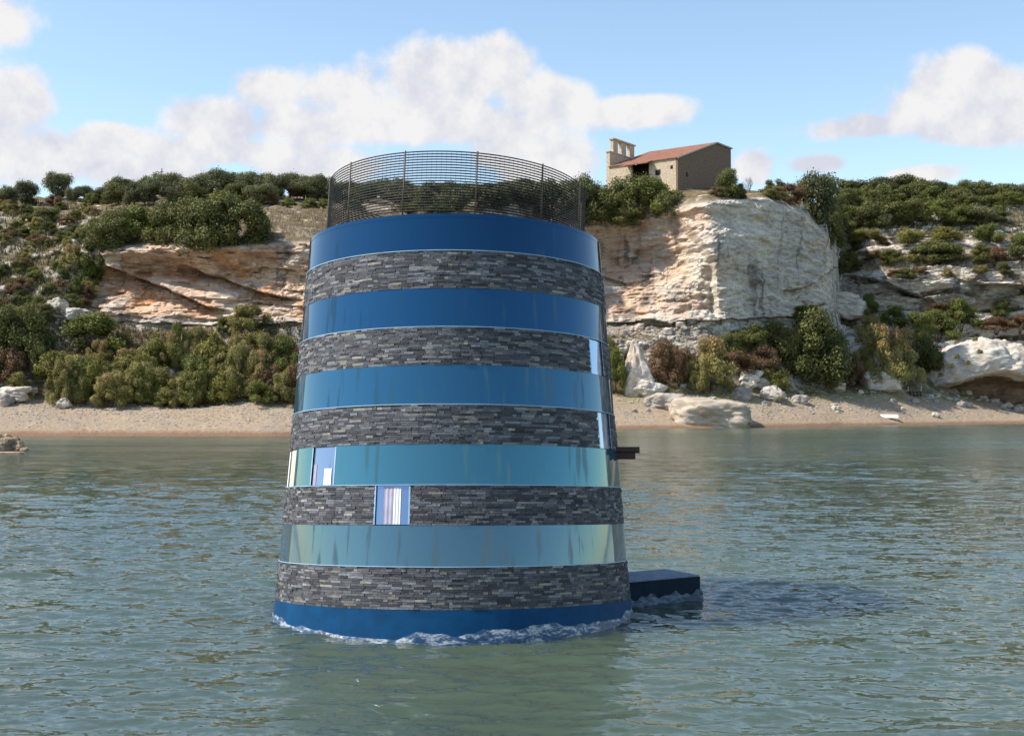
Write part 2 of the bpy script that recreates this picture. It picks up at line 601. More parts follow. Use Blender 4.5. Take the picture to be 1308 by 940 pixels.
def ledge(pts, amp_up, amp_dn, up=12.0, dn=15.0, soft=14.0):
    """an overhanging break: the rock above the line stands out, the rock below it is cut back"""
    global dY
    a = np.array(pts, float)
    wob = 3.0 * fbm(TU / 26.0, TU * 0 + 3.3, TU * 0, 3)
    lv = np.interp(TU, a[:, 0], a[:, 1]) + wob
    e = sstep(a[0, 0] - soft, a[0, 0] + soft, TU) * (1 - sstep(a[-1, 0] - soft, a[-1, 0] + soft, TU))
    d = TV - lv
    dY += e * np.where(d < 0, -amp_up * np.exp(np.minimum(d, 0) / up), amp_dn * np.exp(-np.maximum(d, 0) / dn))


def bumpd(u, v, ru, rv, amp, p=2.0):
    global dY
    q = ((TU - u) / ru) ** 2 + ((TV - v) / rv) ** 2
    dY += -amp * np.clip(1 - q, 0, 1) ** p


# left cliff: two slanting overhangs and a bedding step at its foot
ledge([(140, 342), (215, 368), (285, 398)], 5.0, 4.5, 20, 12)
ledge([(238, 338), (300, 362), (372, 384)], 4.5, 4.0, 16, 12)
ledge([(60, 408), (200, 413), (400, 414)], 1.2, 1.0, 8, 5)
ledge([(150, 322), (230, 332), (300, 322)], 1.2, 1.0, 8, 8)
bumpd(230, 400, 110, 18, 2.0)
# right cliff: diagonal nose, its scoop to the left, the broken ledge, the undercut foot
rid = np.interp(TV, [255, 275, 335, 360, 415], [852, 868, 914, 917, 920])
din = (rid - TU)
on = sstep(262, 276, TV) * (1 - sstep(398, 408, TV)) * sstep(740, 770, TU)
dY += on * np.where(din > 0, 7.0 * sstep(0, 7, din) * np.exp(-np.maximum(din, 0) / 75), 0)
bumpd(925, 318, 52, 34, 4.2, 1.3)
bumpd(880, 300, 24, 22, 3.0, 1.3)
bumpd(835, 368, 70, 36, 3.2, 1.0)
bumpd(830, 398, 70, 14, 2.6, 1.0)
ledge([(765, 410), (900, 410), (1020, 404)], 1.6, 2.6, 8, 6)
ledge([(775, 352), (800, 362)], 2.4, 2.2, 9, 8, 8)
bumpd(975, 268, 18, 18, 2.0, 1.0)
ledge([(1005, 372), (1040, 364), (1066, 340)], 1.6, 5.0, 20, 16, 10)
# hillside on the right: slanting overhang and bedding steps
ledge([(1084, 352), (1130, 362), (1198, 388)], 3.6, 5.0, 14, 14)
ledge([(1222, 356), (1270, 366), (1345, 372)], 4.0, 5.0, 14, 14)
ledge([(1075, 322), (1180, 330), (1330, 334)], 2.0, 2.5, 8, 8)
ledge([(1080, 306), (1200, 300), (1260, 290)], 1.6, 2.0, 6, 7)

cliffL = sstep(105, 135, TU) * (1 - sstep(430, 520, TU)) * sstep(2.95, 3.1, TT) * (1 - sstep(6.05, 6.8, TT))
cliffR = sstep(690, 730, TU) * (1 - sstep(1062, 1074, TU)) * sstep(2.9, 3.05, TT) * (1 - sstep(6.1, 6.8, TT))
tipL = sstep(58, 70, TU) * (1 - sstep(120, 140, TU)) * sstep(380, 386, TV) * (1 - sstep(412, 420, TV))
cliff = np.maximum(np.maximum(cliffL, cliffR), tipL)
beach = 1 - sstep(0.92, 1.05, TT + 0.10 * fbm(X / 14, Y / 14, Z * 0, 3))
hill = np.clip(1 - cliff - beach, 0, 1)
# rock relief
strata = fbm(X / 16, Y / 16, Z / 2.2, 4)
lumps = fbm(X / 8, Y / 8, Z / 6, 4)
fineR = fbm(X / 2.6, Y / 2.6, Z / 0.9, 3)
Y2 = Y + dY


def hash2(a, b):
    return _perm[(_perm[a.astype(int) & 511] + b.astype(int)) & 511] / 511.0


bedz = np.floor((Z + 1.2 * fbm(X / 22, Y / 22, Z * 0, 2) + 0.12 * X * (TU < 600)) / 1.35)
boff = hash2(bedz, bedz * 0 + 7)
block = hash2(bedz, np.floor(X / (2.5 + 5 * boff) + 9 * boff + 40)) - 0.5 + 0.9 * (boff - 0.5)
big = np.floor((Z + 1.5 * fbm(X / 26 + 4, Y / 26, Z * 0, 2)) / 4.1)
block += 0.9 * (hash2(big + 31, np.floor(X / 9.0 + 5 * hash2(big, big * 0 + 3) + 60)) - 0.5)
bed = np.clip(1.2 - np.abs(TU - 990) / 80, 0.0, 1) * cliffR           # the right face of the cliff is smooth
Y2 += cliff * (1 - 0.25 * bed) * (1.1 * strata + 1.6 * lumps + 0.9 * fineR + np.where(TU > 600, 0.55, 1.5) * block)
saw = (Z + 3.5 * fbm(X / 30, Y / 30, Z * 0, 3)) / 6.5
saw = saw - np.floor(saw)
rightH = sstep(1066, 1080, TU) * sstep(1.9, 2.3, TT) * (1 - sstep(8.2, 8.8, TT))
leftH = (1 - sstep(110, 150, TU)) * sstep(2.2, 2.6, TT) * (1 - sstep(8.2, 8.8, TT))
shelf = sstep(340, 360, TU) * (1 - sstep(690, 730, TU)) * sstep(6.4, 7.0, TT) * (1 - sstep(8.0, 8.4, TT))
terr = np.maximum(np.maximum(rightH, 0.55 * leftH), 0.35 * shelf)
Y2 += terr * hill * ((0.5 - saw) * 6.0 + 1.6 * lumps + 0.7 * fineR)
talus = sstep(740, 770, TU) * (1 - sstep(960, 1010, TU)) * sstep(1.9, 2.2, TT) * (1 - sstep(2.9, 3.0, TT))
Z2 = Z + hill * (1 - terr) * (0.9 * fbm(X / 9, Y / 9, Z * 0, 4)) + beach * sstep(0.05, 0.3, TT) * 0.28 * fbm(X / 6, Y / 6, Z * 0, 4)
Y2 += talus * (0.9 * lumps + 0.6 * fineR)

# colour zones: rock, ochre, sand, grass
warm = np.clip(cliffL * 0.9 + cliffR * (1 - sstep(860, 935, TU)) * 0.55 + cliffR * 0.12, 0, 1)
warm *= 1 - 0.75 * sstep(404, 409, TV)
warm = np.clip(warm * (0.75 + 0.5 * lumps), 0, 1)
rockz = np.clip(cliff + terr * hill * (sstep(0.30, 0.45, saw) * sstep(-0.45, 0.1, fbm(X / 12, Y / 12, Z / 12, 3))) + 0.45 * talus * sstep(0.0, 0.4, lumps), 0, 1)
grs = (1 - sstep(20, 30, np.abs(TV - 500))) * sstep(770, 800, TU) * sstep(0.55, 0.95, TT) * (1 - sstep(1.15, 1.3, TT)) * 0.9
grs = np.clip(grs + 0.35 * hill, 0, 1)
cols = np.stack([rockz, warm, beach, grs], -1)

# underwater front rows and the plateau behind the skyline
nr, nc = TV.shape
x0, y0 = X[0], Y2[0]
front = [np.stack([x0 * (y0 - d) / y0, y0 - d, np.full(nc, z)], -1) for d, z in ((60, -9), (14, -2.2))]
Z2[0] = np.minimum(Z2[0], -0.05)
body = np.stack([X, Y2, Z2], -1)
xb, yb, zb = X[-1], Y2[-1], Z2[-1]
back = [np.stack([xb * (yb + d) / yb, yb + d, zb + q], -1) for d, q in ((25, 2.0), (70, 1.0), (400, -10), (2500, -60))]
full = np.concatenate([np.array(front), body, np.array(back)], 0)
cf = np.concatenate([np.repeat(cols[:1], 2, 0), cols, np.repeat(cols[-1:], 4, 0)], 0)
me = mesh_np('hill', full.reshape(-1, 3), grid_faces(*full.shape[:2]), True, cf.reshape(-1, 4))
fm = np.zeros(full.shape[:2])
fm[2:-4] = cliff + 0.6 * terr * hill
fq = (fm[:-1, :-1] + fm[1:, 1:]).ravel() / 2
me.polygons.foreach_set('use_smooth', fq < 0.4)
hill_o = tag(link('hill', me, MT), kind='structure')


def ground(u, v):
    """point of the terrain seen at (u, v)"""
    j = int(np.argmin(np.abs(us - u)))
    col = TV[:, j]
    i = int(np.argmax(col <= v)) if (col <= v).any() else len(col) - 1
    return Vector((X[i, j] + (u - us[j]) / F * Y2[i, j], Y2[i, j], Z2[i, j]))


# ------------------------------------------------------------------ water
def build_water():
    az = np.concatenate([np.linspace(-math.pi, -0.75, 40)[:-1], np.linspace(-0.75, -0.44, 40)[:-1], np.linspace(-0.44, 0.44, 1000),
                         np.linspace(0.44, 0.75, 40)[1:], np.linspace(0.75, math.pi, 40)[1:]])
    rr = [2.0]
    while rr[-1] < 470:
        d = rr[-1]
        rr.append(d + (0.5 if d < 12 else max(0.06, min(d * d / HCAM / F * 0.45, 2.2))))
    rr = np.array(rr + [600, 1000, 2000, 5000, 12000])
    A, D = np.meshgrid(az, rr)
    x, y = D * np.sin(A), D * np.cos(A)
    z = np.zeros_like(x)
    dx, dy = np.zeros_like(x), np.zeros_like(x)
    sp = np.gradient(rr)[:, None] * np.ones_like(x)
    q = np.random.RandomState(5)
    n = 64
    lam = np.exp(np.linspace(math.log(0.34), math.log(5.5), n))
    for l in lam:
        th = q.normal(0, 0.42) + 0.10
        k = 2 * math.pi / l
        kx, ky = k * math.sin(th), k * math.cos(th)
        a = 0.0054 * l ** 0.98 * (1.0 if l < 1.3 else (1.3 / l) ** 0.8) * q.uniform(0.6, 1.4) * 1.35
        fade = np.clip((l / np.maximum(sp, 1e-3) - 2.2) / 2.0, 0, 1)
        ph = kx * x + ky * y + q.uniform(0, 6.28)
        z += fade * a * np.cos(ph)
        dx -= fade * a * 0.9 * math.sin(th) * np.sin(ph)
        dy -= fade * a * 0.9 * math.cos(th) * np.sin(ph)
    gust = 0.72 + 0.40 * fbm(x / 26, y / 40, x * 0, 3)
    side = (1 - sstep(0.44, 0.5, np.abs(A)))
    g = gust * side
    pos = np.stack([x + dx * g, y + dy * g, z * g], -1)
    me = mesh_np('water', pos.reshape(-1, 3), grid_faces(*x.shape), True)
    m = NT('lake_water')
    # ripples too small for the mesh tilt the normal directly (world space, same from every side)
    def tilt(scale, vec, k):
        n = m.nd('ShaderNodeTexNoise')
        n.inputs['Scale'].default_value = scale
        n.inputs['Detail'].default_value = 3.0
        m.L.new(vec, n.inputs['Vector'])
        a = m.nd('ShaderNodeVectorMath', operation='SUBTRACT')
        m.L.new(n.outputs['Color'], a.inputs[0])
        a.inputs[1].default_value = (0.5, 0.5, 0.5)
        b_ = m.nd('ShaderNodeVectorMath', operation='MULTIPLY')
        m.L.new(a.outputs[0], b_.inputs[0])
        b_.inputs[1].default_value = (k * 0.6, k, 0)
        return b_.outputs[0]
    g = m.nd('ShaderNodeNewGeometry')
    acc = g.outputs['Normal']
    for t in (tilt(0.55, m.coords((0.28, 1.0, 1), 'world'), 0.26), tilt(2.2, m.coords((0.5, 1.1, 1), 'world'), 0.40), tilt(8.0, m.coords((0.6, 1.0, 1), 'world'), 0.46)):
        ad = m.nd('ShaderNodeVectorMath', operation='ADD')
        m.L.new(acc, ad.inputs[0])
        m.L.new(t, ad.inputs[1])
        acc = ad.outputs[0]
    # broader cat's paws of wind out on the open lake
    far = m.nd('ShaderNodeSeparateXYZ')
    m.L.new(g.outputs['Position'], far.inputs[0])
    fk = m.nd('ShaderNodeVectorMath', operation='SCALE')
    m.L.new(tilt(0.16, m.coords((0.22, 1.0, 1), 'world'), 0.45), fk.inputs[0])
    m.L.new(m.rng(far.outputs[1], 70, 200), fk.inputs['Scale'])
    ad = m.nd('ShaderNodeVectorMath', operation='ADD')
    m.L.new(acc, ad.inputs[0])
    m.L.new(fk.outputs[0], ad.inputs[1])
    acc = ad.outputs[0]
    nm = m.nd('ShaderNodeVectorMath', operation='NORMALIZE')
    m.L.new(acc, nm.inputs[0])
    b = nm.outputs[0]
    cl = m.noise(0.03, 3, 0.5, m.coords(kind='world'))
    col = m.mix(m.rng(cl, 0.35, 0.65), (0.050, 0.072, 0.049), (0.066, 0.091, 0.060))
    m.p.subsurface_method = 'BURLEY'
    ps = m.nd('ShaderNodeSeparateXYZ')
    m.L.new(g.outputs['Position'], ps.inputs[0])
    mat = m.done(col, m.rng(ps.outputs[1], 60, 220, 0.06, 0.20), b, IOR=1.52, Subsurface_Weight=1.0, Subsurface_Radius=(1.0, 1.0, 1.0), Subsurface_Scale=4.0)
    # close the disc under the camera
    return tag(link('water', me, mat), kind='structure')


build_water()

# ------------------------------------------------------------------ tower
TILT = R(4.8)
TD = 36.5
TO = Vector(((580 - CX) / F * TD, TD, 0))
TA = Vector((0, math.sin(TILT), math.cos(TILT)))
TROT = Matrix.Rotation(-TILT, 4, 'X')
R0, RK = 5.245, -0.0757


def trad(s):
    return R0 + RK * s


def tpt(s, th, r=None):
    """local point on the tower, th = 0 faces the camera, positive to the right"""
    r = trad(s) if r is None else r
    return Vector((r * math.sin(th), -r * math.cos(th), s))


def tworld(p):
    return TO + TROT.to_3x3() @ p


def s_at(v):
    a, b = -2.0, 16.0
    for _ in range(50):
        m_ = (a + b) / 2
        if proj(tworld(tpt(m_, 0)))[1] > v:
            a = m_
        else:
            b = m_
    return (a + b) / 2


def th_at(u, s):
    a, b = -1.45, 1.45
    for _ in range(50):
        m_ = (a + b) / 2
        if proj(tworld(tpt(s, m_)))[0] < u:
            a = m_
        else:
            b = m_
    return (a + b) / 2


EDGE = [273, 319.5, 368, 417, 466, 516, 567, 619, 671, 724, 779]      # glass, stone, glass, stone ... base
LV = [s_at(v) for v in EDGE]
tower = empty('round_tower', TO)
tower.rotation_euler = (-TILT, 0, 0)
tag(tower, 'round tapering tower of blue glass and slate bands rising from the lake', 'tower')


def glass_material(name, tint, metal=0.55, rough=0.05, wav=0.0):
    m = NT(name)
    c = m.coords((1, 1, 0.22))
    n = m.noise(1.3, 3, 0.5, c)
    n2 = m.noise(9.0, 4, 0.6, m.coords((1, 1, 0.6)))
    b = m.bump(n, 0.18, 0.02 + wav)
    b = m.bump(n2, 0.03, 0.005, b)
    return m.done(tint, rough, b, Metallic=metal, IOR=1.5)


GLASS = [glass_material('deep_blue_glass', (0.006, 0.055, 0.130)), glass_material('blue_glass', (0.012, 0.078, 0.168)),
         glass_material('mid_blue_glass', (0.028, 0.118, 0.205)), glass_material('teal_glass', (0.058, 0.180, 0.240), 0.6),
         glass_material('grey_teal_glass', (0.088, 0.162, 0.208), 0.70, 0.05, 0.03)]
M_TRIM = simple('pale_blue_trim', (0.32, 0.47, 0.60), 0.35, 0.1)
M_BASE = simple('blue_painted_steel', (0.001, 0.050, 0.135), 0.6, 0.16, 2.0, Specular_IOR_Level=0.15)
M_DECK = simple('roof_deck', (0.16, 0.17, 0.18), 0.85)


def band_mesh(name, s0, s1, inset=0.0, th0=-math.pi, th1=math.pi, n=None, depth=0.0):
    full_ = (th1 - th0) > 6.28
    n = n or max(3, int(200 * (th1 - th0) / 6.283))
    th = np.linspace(th0, th1, n + 1)
    prof = [(s0, trad(s0) - inset - depth), (s0, trad(s0) - inset), (s1, trad(s1) - inset), (s1, trad(s1) - inset - depth)] if depth else \
        [(s0, trad(s0) - inset), (s1, trad(s1) - inset)]
    co = np.array([[(r * math.sin(t), -r * math.cos(t), s) for t in th] for s, r in prof])
    f = grid_faces(len(prof), n + 1)
    me = mesh_np(name, co.reshape(-1, 3), f, True)
    if depth:
        me.polygons.foreach_set('use_smooth', [True] * len(me.polygons))
        me.set_sharp_from_angle(angle=R(35))
    return me


STONE_PAL = [(0.118, 0.122, 0.134), (0.080, 0.083, 0.092), (0.160, 0.165, 0.178), (0.046, 0.047, 0.052), (0.136, 0.136, 0.142), (0.100, 0.102, 0.110),
             (0.225, 0.230, 0.245), (0.066, 0.067, 0.072)]
STONE_TAN = [(0.31, 0.29, 0.235), (0.26, 0.24, 0.19), (0.36, 0.345, 0.295)]


def stone_material():
    m = NT('stacked_slate')
    col, *_ = m.attr('stone')
    n = m.noise(7.0, 5, 0.65, m.coords((1, 1, 3)))
    n2 = m.noise(26.0, 4, 0.6, m.coords((1, 1, 2)))
    c = m.mix(m.rng(n, 0.25, 0.75, 0.0, 0.5), col, (0.05, 0.05, 0.055), 'MIX')
    return m.done(c, 0.82, m.bump(m.math('ADD', n, m.math('MULTIPLY', n2, 0.5)), 0.7, 0.03), Specular_IOR_Level=0.35)


M_STONE = stone_material()


def stone_band(s0, s1, gaps, seed):
    """courses of split slate, each stone a little box with its own depth and colour"""
    q = random.Random(seed)
    co, fa, cc = [], [], []
    nrow = 17
    dz = (s1 - s0) / nrow
    for r in range(nrow):
        za, zb = s0 + r * dz + 0.003, s0 + (r + 1) * dz - 0.002
        R_ = trad((za + zb) / 2)
        t = -math.pi + q.uniform(0, 0.1)
        end = t + 2 * math.pi
        while t < end - 0.01:
            L = q.choice([0.12, 0.17, 0.22, 0.28, 0.34, 0.42]) * q.uniform(0.8, 1.2)
            t2 = min(t + L / R_, end)
            segs = [(t, t2)]
            for g0, g1 in gaps:
                segs = [s for a, b in segs for s in ((a, min(b, g0)), (max(a, g1), b)) if s[1] - s[0] > 0.008]
            for a, b in segs:
                d = q.choice([0.0, 0.004, 0.008, 0.012, 0.018]) + q.uniform(0, 0.005)
                cl = q.choice(STONE_TAN) if q.random() < 0.065 else q.choice(STONE_PAL)
                k = q.uniform(0.75, 1.3)
                cl = (cl[0] * k, cl[1] * k, cl[2] * k, 1)
                m_ = (a + b) / 2
                a2, b2 = a + 0.0009, b - 0.0009
                base = len(co)
                for th in (a2, m_, b2):
                    jit = q.uniform(-0.006, 0.006)
                    for (z_, off) in ((za, -0.06), (za, d + jit - 0.004), (zb, d + jit), (zb, -0.06)):
                        rr_ = trad(z_) + off
                        co.append((rr_ * math.sin(th), -rr_ * math.cos(th), z_))
                        cc.append(cl)
                for j in range(2):
                    o1, o2 = base + 4 * j, base + 4 * j + 4
                    for i in range(3):
                        fa.append((o1 + i, o2 + i, o2 + i + 1, o1 + i + 1))
                fa.append((base, base + 1, base + 2, base + 3))
                fa.append((base + 11, base + 10, base + 9, base + 8))
            t = t2
    return mesh_np('stone_band', co, fa, False, cc, 'stone')


# (band, u0, u1): windows let into the stone and glass bands
WIN_STONE = {3: [(478, 523.5)], 1: [(753.5, 770)], 2: [(764.5, 779.5)]}      # stone band index from the top
WIN_GLASS = {3: [(366.5, 377), (398, 428)]}                                 # glass band index from the top

gl_names = ['blue_parapet', 'glass_band', 'glass_band', 'glass_band', 'glass_band']
win_spans = {}
for i in range(5):
    s1, s0 = LV[2 * i], LV[2 * i + 1]
    t1, t0 = LV[2 * i + 1], LV[2 * i + 2]
    gg = []
    for u0, u1 in WIN_GLASS.get(i, []):
        sm = (s0 + s1) / 2
        gg.append((th_at(u0, sm), th_at(u1, sm)))
    if not gg:
        me = band_mesh(gl_names[i], s0, s1)
    else:
        cuts = [-math.pi] + [x for g in gg for x in g] + [math.pi]
        parts = [(cuts[k], cuts[k + 1]) for k in range(0, len(cuts), 2)]
        cos, fas, base = [], [], 0
        for a, b in parts:
            n = max(3, int(200 * (b - a) / 6.283))
            th = np.linspace(a, b, n + 1)
            c3 = np.array([[(r * math.sin(t), -r * math.cos(t), s) for t in th] for s, r in ((s0, trad(s0)), (s1, trad(s1)))]).reshape(-1, 3)
            cos.append(c3)
            fas.append(grid_faces(2, n + 1) + base)
            base += len(c3)
        me = mesh_np(gl_names[i], np.concatenate(cos), np.concatenate(fas), True)
    g_o = link(gl_names[i], me, GLASS[i], tower)
    win_spans[('g', i)] = (s0, s1, gg)
    # stone
    sg = []
    for u0, u1 in WIN_STONE.get(i, []):
        sm = (t0 + t1) / 2
        sg.append((th_at(u0, sm), th_at(u1, sm)))
    link('stone_band', stone_band(t0, t1, sg, 40 + i), M_STONE, tower)
    win_spans[('s', i)] = (t0, t1, sg)
    # slim pale sill on top of the stone and bead under it
    link('sill', band_mesh('sill', t1 - 0.008, t1 + 0.010, -0.024, depth=0.08), M_TRIM, tower)

# inner lining behind the stone (seen only in the gaps) and the base
link('core_wall', band_mesh('core_wall', 0.2, LV[0] - 0.3, 0.16), simple('core_lining', (0.02, 0.03, 0.05), 0.7), tower)
link('base', band_mesh('base', -2.0, LV[10], -0.005, depth=0.3), M_BASE, tower)
# roof deck and parapet coping
bm = bmesh.new()
nseg = 128
ring = [bm.verts.new(tpt(LV[0] - 0.10, 2 * math.pi * k / nseg, trad(LV[0]) - 0.12)) for k in range(nseg)]
bm.faces.new(ring)
link('roof_deck', bm_mesh('roof_deck', bm), M_DECK, tower)
link('coping', band_mesh('coping', LV[0] - 0.10, LV[0] + 0.012, -0.006, depth=0.14), GLASS[0], tower)

# windows
M_PANE = NT('lavender_glass')
M_PANE = M_PANE.done((0.20, 0.27, 0.42), 0.05, Metallic=0.75)
M_PANE2 = NT('pale_glass').done((0.30, 0.42, 0.62), 0.06, Metallic=0.75)
M_REFL = simple('white_reflection', (0.80, 0.79, 0.78), 0.8, 0.06)  # white, mauve and cream strips stand in for reflections in the windows
M_MAUVE = simple('mauve_reflection', (0.42, 0.38, 0.48), 0.7, 0.12, 2.0)
M_CREAM = simple('cream_reflection', (0.62, 0.60, 0.42), 0.8, 0.1)


def window(s0, s1, a, b, pane, strips, label):
    """recessed pane with its reflections modelled as coloured strips standing just proud of it; strips: (f0, f1, h0, h1, material, name)"""
    w = link('window', band_mesh('window', s0 + 0.02, s1 - 0.015, 0.035, a + 0.001, b - 0.001, 10), pane, tower)
    w['label'] = label
    for t_ in (a + 0.003, b - 0.003):
        link('frame', band_mesh('frame', s0 + 0.022, s1 - 0.017, -0.006, t_ - 0.0045, t_ + 0.0045, 3, depth=0.05), M_TRIM, w)
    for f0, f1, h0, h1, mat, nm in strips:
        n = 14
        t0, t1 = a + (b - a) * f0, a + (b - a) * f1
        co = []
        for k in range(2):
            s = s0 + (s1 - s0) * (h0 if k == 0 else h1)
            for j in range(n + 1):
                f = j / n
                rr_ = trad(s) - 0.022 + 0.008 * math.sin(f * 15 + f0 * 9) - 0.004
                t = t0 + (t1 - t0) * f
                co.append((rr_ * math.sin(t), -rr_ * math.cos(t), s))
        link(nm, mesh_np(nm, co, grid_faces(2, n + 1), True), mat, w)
    return w


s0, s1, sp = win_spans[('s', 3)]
window(s0, s1, *sp[0], M_PANE, [(0.26, 0.54, 0.03, 0.96, M_MAUVE, 'reflection_panel'), (0.54, 0.74, 0.03, 0.93, M_REFL, 'reflection_strip')],
       'grey blue window with mauve and white reflection strips in the slate band')
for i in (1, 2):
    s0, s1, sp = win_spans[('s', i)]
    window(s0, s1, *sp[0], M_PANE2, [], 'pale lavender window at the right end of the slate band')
s0, s1, sp = win_spans[('g', 3)]
window(s0, s1, *sp[0], M_PANE2, [(0.05, 0.45, 0.02, 0.98, M_REFL, 'reflection_strip'), (0.62, 0.98, 0.02, 0.98, M_CREAM, 'reflection_strip')],
       'narrow window with white and cream reflection strips at the left edge')
window(s0, s1, *sp[1], M_PANE, [(0.10, 0.22, 0.02, 0.55, M_MAUVE, 'reflection_strip'), (0.56, 0.86, 0.02, 0.44, M_REFL, 'reflection_panel')],
       'grey blue window with a short white reflection strip low in the teal band')

# fence on the roof
M_WIRE = simple('dark_wire', (0.008, 0.007, 0.007), 0.6)
M_POST = simple('brown_post', (0.075, 0.052, 0.026), 0.6)
rail = empty('railing', (0, 0, 0))
rail.parent = tower
FR, FS0, FS1 = 3.93, LV[0] - 0.06, LV[0] + 1.74
rail.rotation_euler = (Matrix.Translation((0, 0, LV[0])) @ Matrix.Rotation(R(-2.4), 4, 'X') @ Matrix.Rotation(R(2.0), 4, 'Y')).to_euler()
rail.location = Vector((0, 0, LV[0])) - rail.rotation_euler.to_matrix() @ Vector((0, 0, LV[0]))
for k in range(12):
    bm = bmesh.new()
    th = R(10.5 + 30 * k)
    add_tube(bm, [tpt(FS0 - 0.24, th, FR), tpt(FS1 + 0.05, th, FR)], 0.023, 8)
    link('post', bm_mesh('post', bm, True), M_POST, rail)
wire_me = None
NW = 23
for k in range(NW):
    s = FS0 + 0.10 + (FS1 - FS0 - 0.10) * k / (NW - 1)
    if wire_me is None:
        n = 96
        bm = bmesh.new()
        rings = []
        for j in range(n):
            t = 2 * math.pi * j / n
            rings.append([bm.verts.new(((FR + 0.019 * math.cos(a)) * math.sin(t), -(FR + 0.019 * math.cos(a)) * math.cos(t), 0.019 * math.sin(a))) for a in (0, 1.57, 3.14, 4.71)])
        for j in range(n):
            A_, B_ = rings[j], rings[(j + 1) % n]
            for a in range(4):
                bm.faces.new((A_[a], A_[(a + 1) % 4], B_[(a + 1) % 4], B_[a]))
        wire_me = bm_mesh('wire', bm, True)
        wire_me.materials.append(M_WIRE)
    o = bpy.data.objects.new('wire', wire_me)
    C.objects.link(o)
    o.parent = rail
    o.location = (0, 0, s)
# fine upright wires that close the net, one woven mesh
bm = bmesh.new()
for k in range(180):
    t = 2 * math.pi * k / 180
    add_tube(bm, [tpt(FS0 + 0.05, t, FR), tpt(FS1, t, FR)], 0.0035, 3)
link('upright_mesh', bm_mesh('upright_mesh', bm), M_WIRE, rail)

# brown balcony on the right
M_BROWN = simple('dark_red_timber', (0.042, 0.013, 0.010), 0.6)
thb = R(84)
sb = None
for s in np.linspace(3, 9, 300):
    if abs(proj(tworld(tpt(s, thb)))[1] - 580) < 1.0:
        sb = s
        break
bm = bmesh.new()
add_box(bm, (-0.55, -0.05, 0.06), (0.55, 1.05, 0.20), bevel=0.012)
for xx in (-0.45, 0.33):
    add_box(bm, (xx, -0.05, -0.12), (xx + 0.12, 0.92, 0.057))
rb = bm_mesh('balcony', bm)
bo = link('balcony', rb, M_BROWN, tower)
bo.location = tpt(sb, thb, trad(sb) - 0.40)
bo.rotation_euler = (0, 0, thb - math.pi)

# foam hugging the base at the waterline
def build_foam():
    n, mrow = 720, 14
    th = np.linspace(-math.pi, math.pi, n + 1)
    thw = th
    up = 0.19 + 0.15 * fbm(np.cos(th) * 2.2 + 3, np.sin(th) * 2.2, th * 0, 2) + 0.14 * fbm(np.cos(th) * 8, np.sin(th) * 8 + 2, th * 0, 3)
    up = np.clip(up + 0.03 * np.cos(th * 2), 0.07, 0.6)
    co = []
    for r in range(mrow + 1):
        f = r / mrow
        for j, t in enumerate(th):
            # world level = water, so undo the lean: s along the wall where it meets height h
            h = -0.15 + f * (up[j] + 0.15)
            s = (h - trad(0) * -math.cos(t) * -math.sin(TILT)) / math.cos(TILT)
            nn = 0.05 * float(vnoise(np.array(t * 14.0), np.array(f * 5.0), np.array(1.5))) + 0.03 * float(vnoise(np.array(t * 40.0), np.array(f * 11.0), np.array(4.5)))
            out_ = 0.012 + (0.030 + 0.35 * nn) * math.sin(math.pi * min(1, (1 - f) * 0.55 + 0.02)) ** 0.7
            rr_ = trad(s) + out_
            co.append((rr_ * math.sin(t), -rr_ * math.cos(t), s))
    me = mesh_np('foam', co, grid_faces(mrow + 1, n + 1), True)
    m = NT('foam')
    a = m.noise(1.5, 7, 0.68, m.coords((1, 1, 2.4)), 1.6)
    b = m.noise(5.5, 6, 0.7, m.coords((1, 1, 2.2)), 1.2)
    f = m.math('ADD', m.math('MULTIPLY', a, 0.65), m.math('MULTIPLY', b, 0.35))
    c = m.mix(m.rng(f, 0.47, 0.60), (0.008, 0.055, 0.13), (0.44, 0.47, 0.49))
    mat = m.done(c, 0.35, m.bump(f, 0.6, 0.06))
    o = link('foam', me, mat)
    o.location = TO
    o.rotation_euler = (-TILT, 0, 0)
    tag(o, 'white foam churned up along the waterline of the blue tower base', 'foam', kind='stuff')


build_foam()

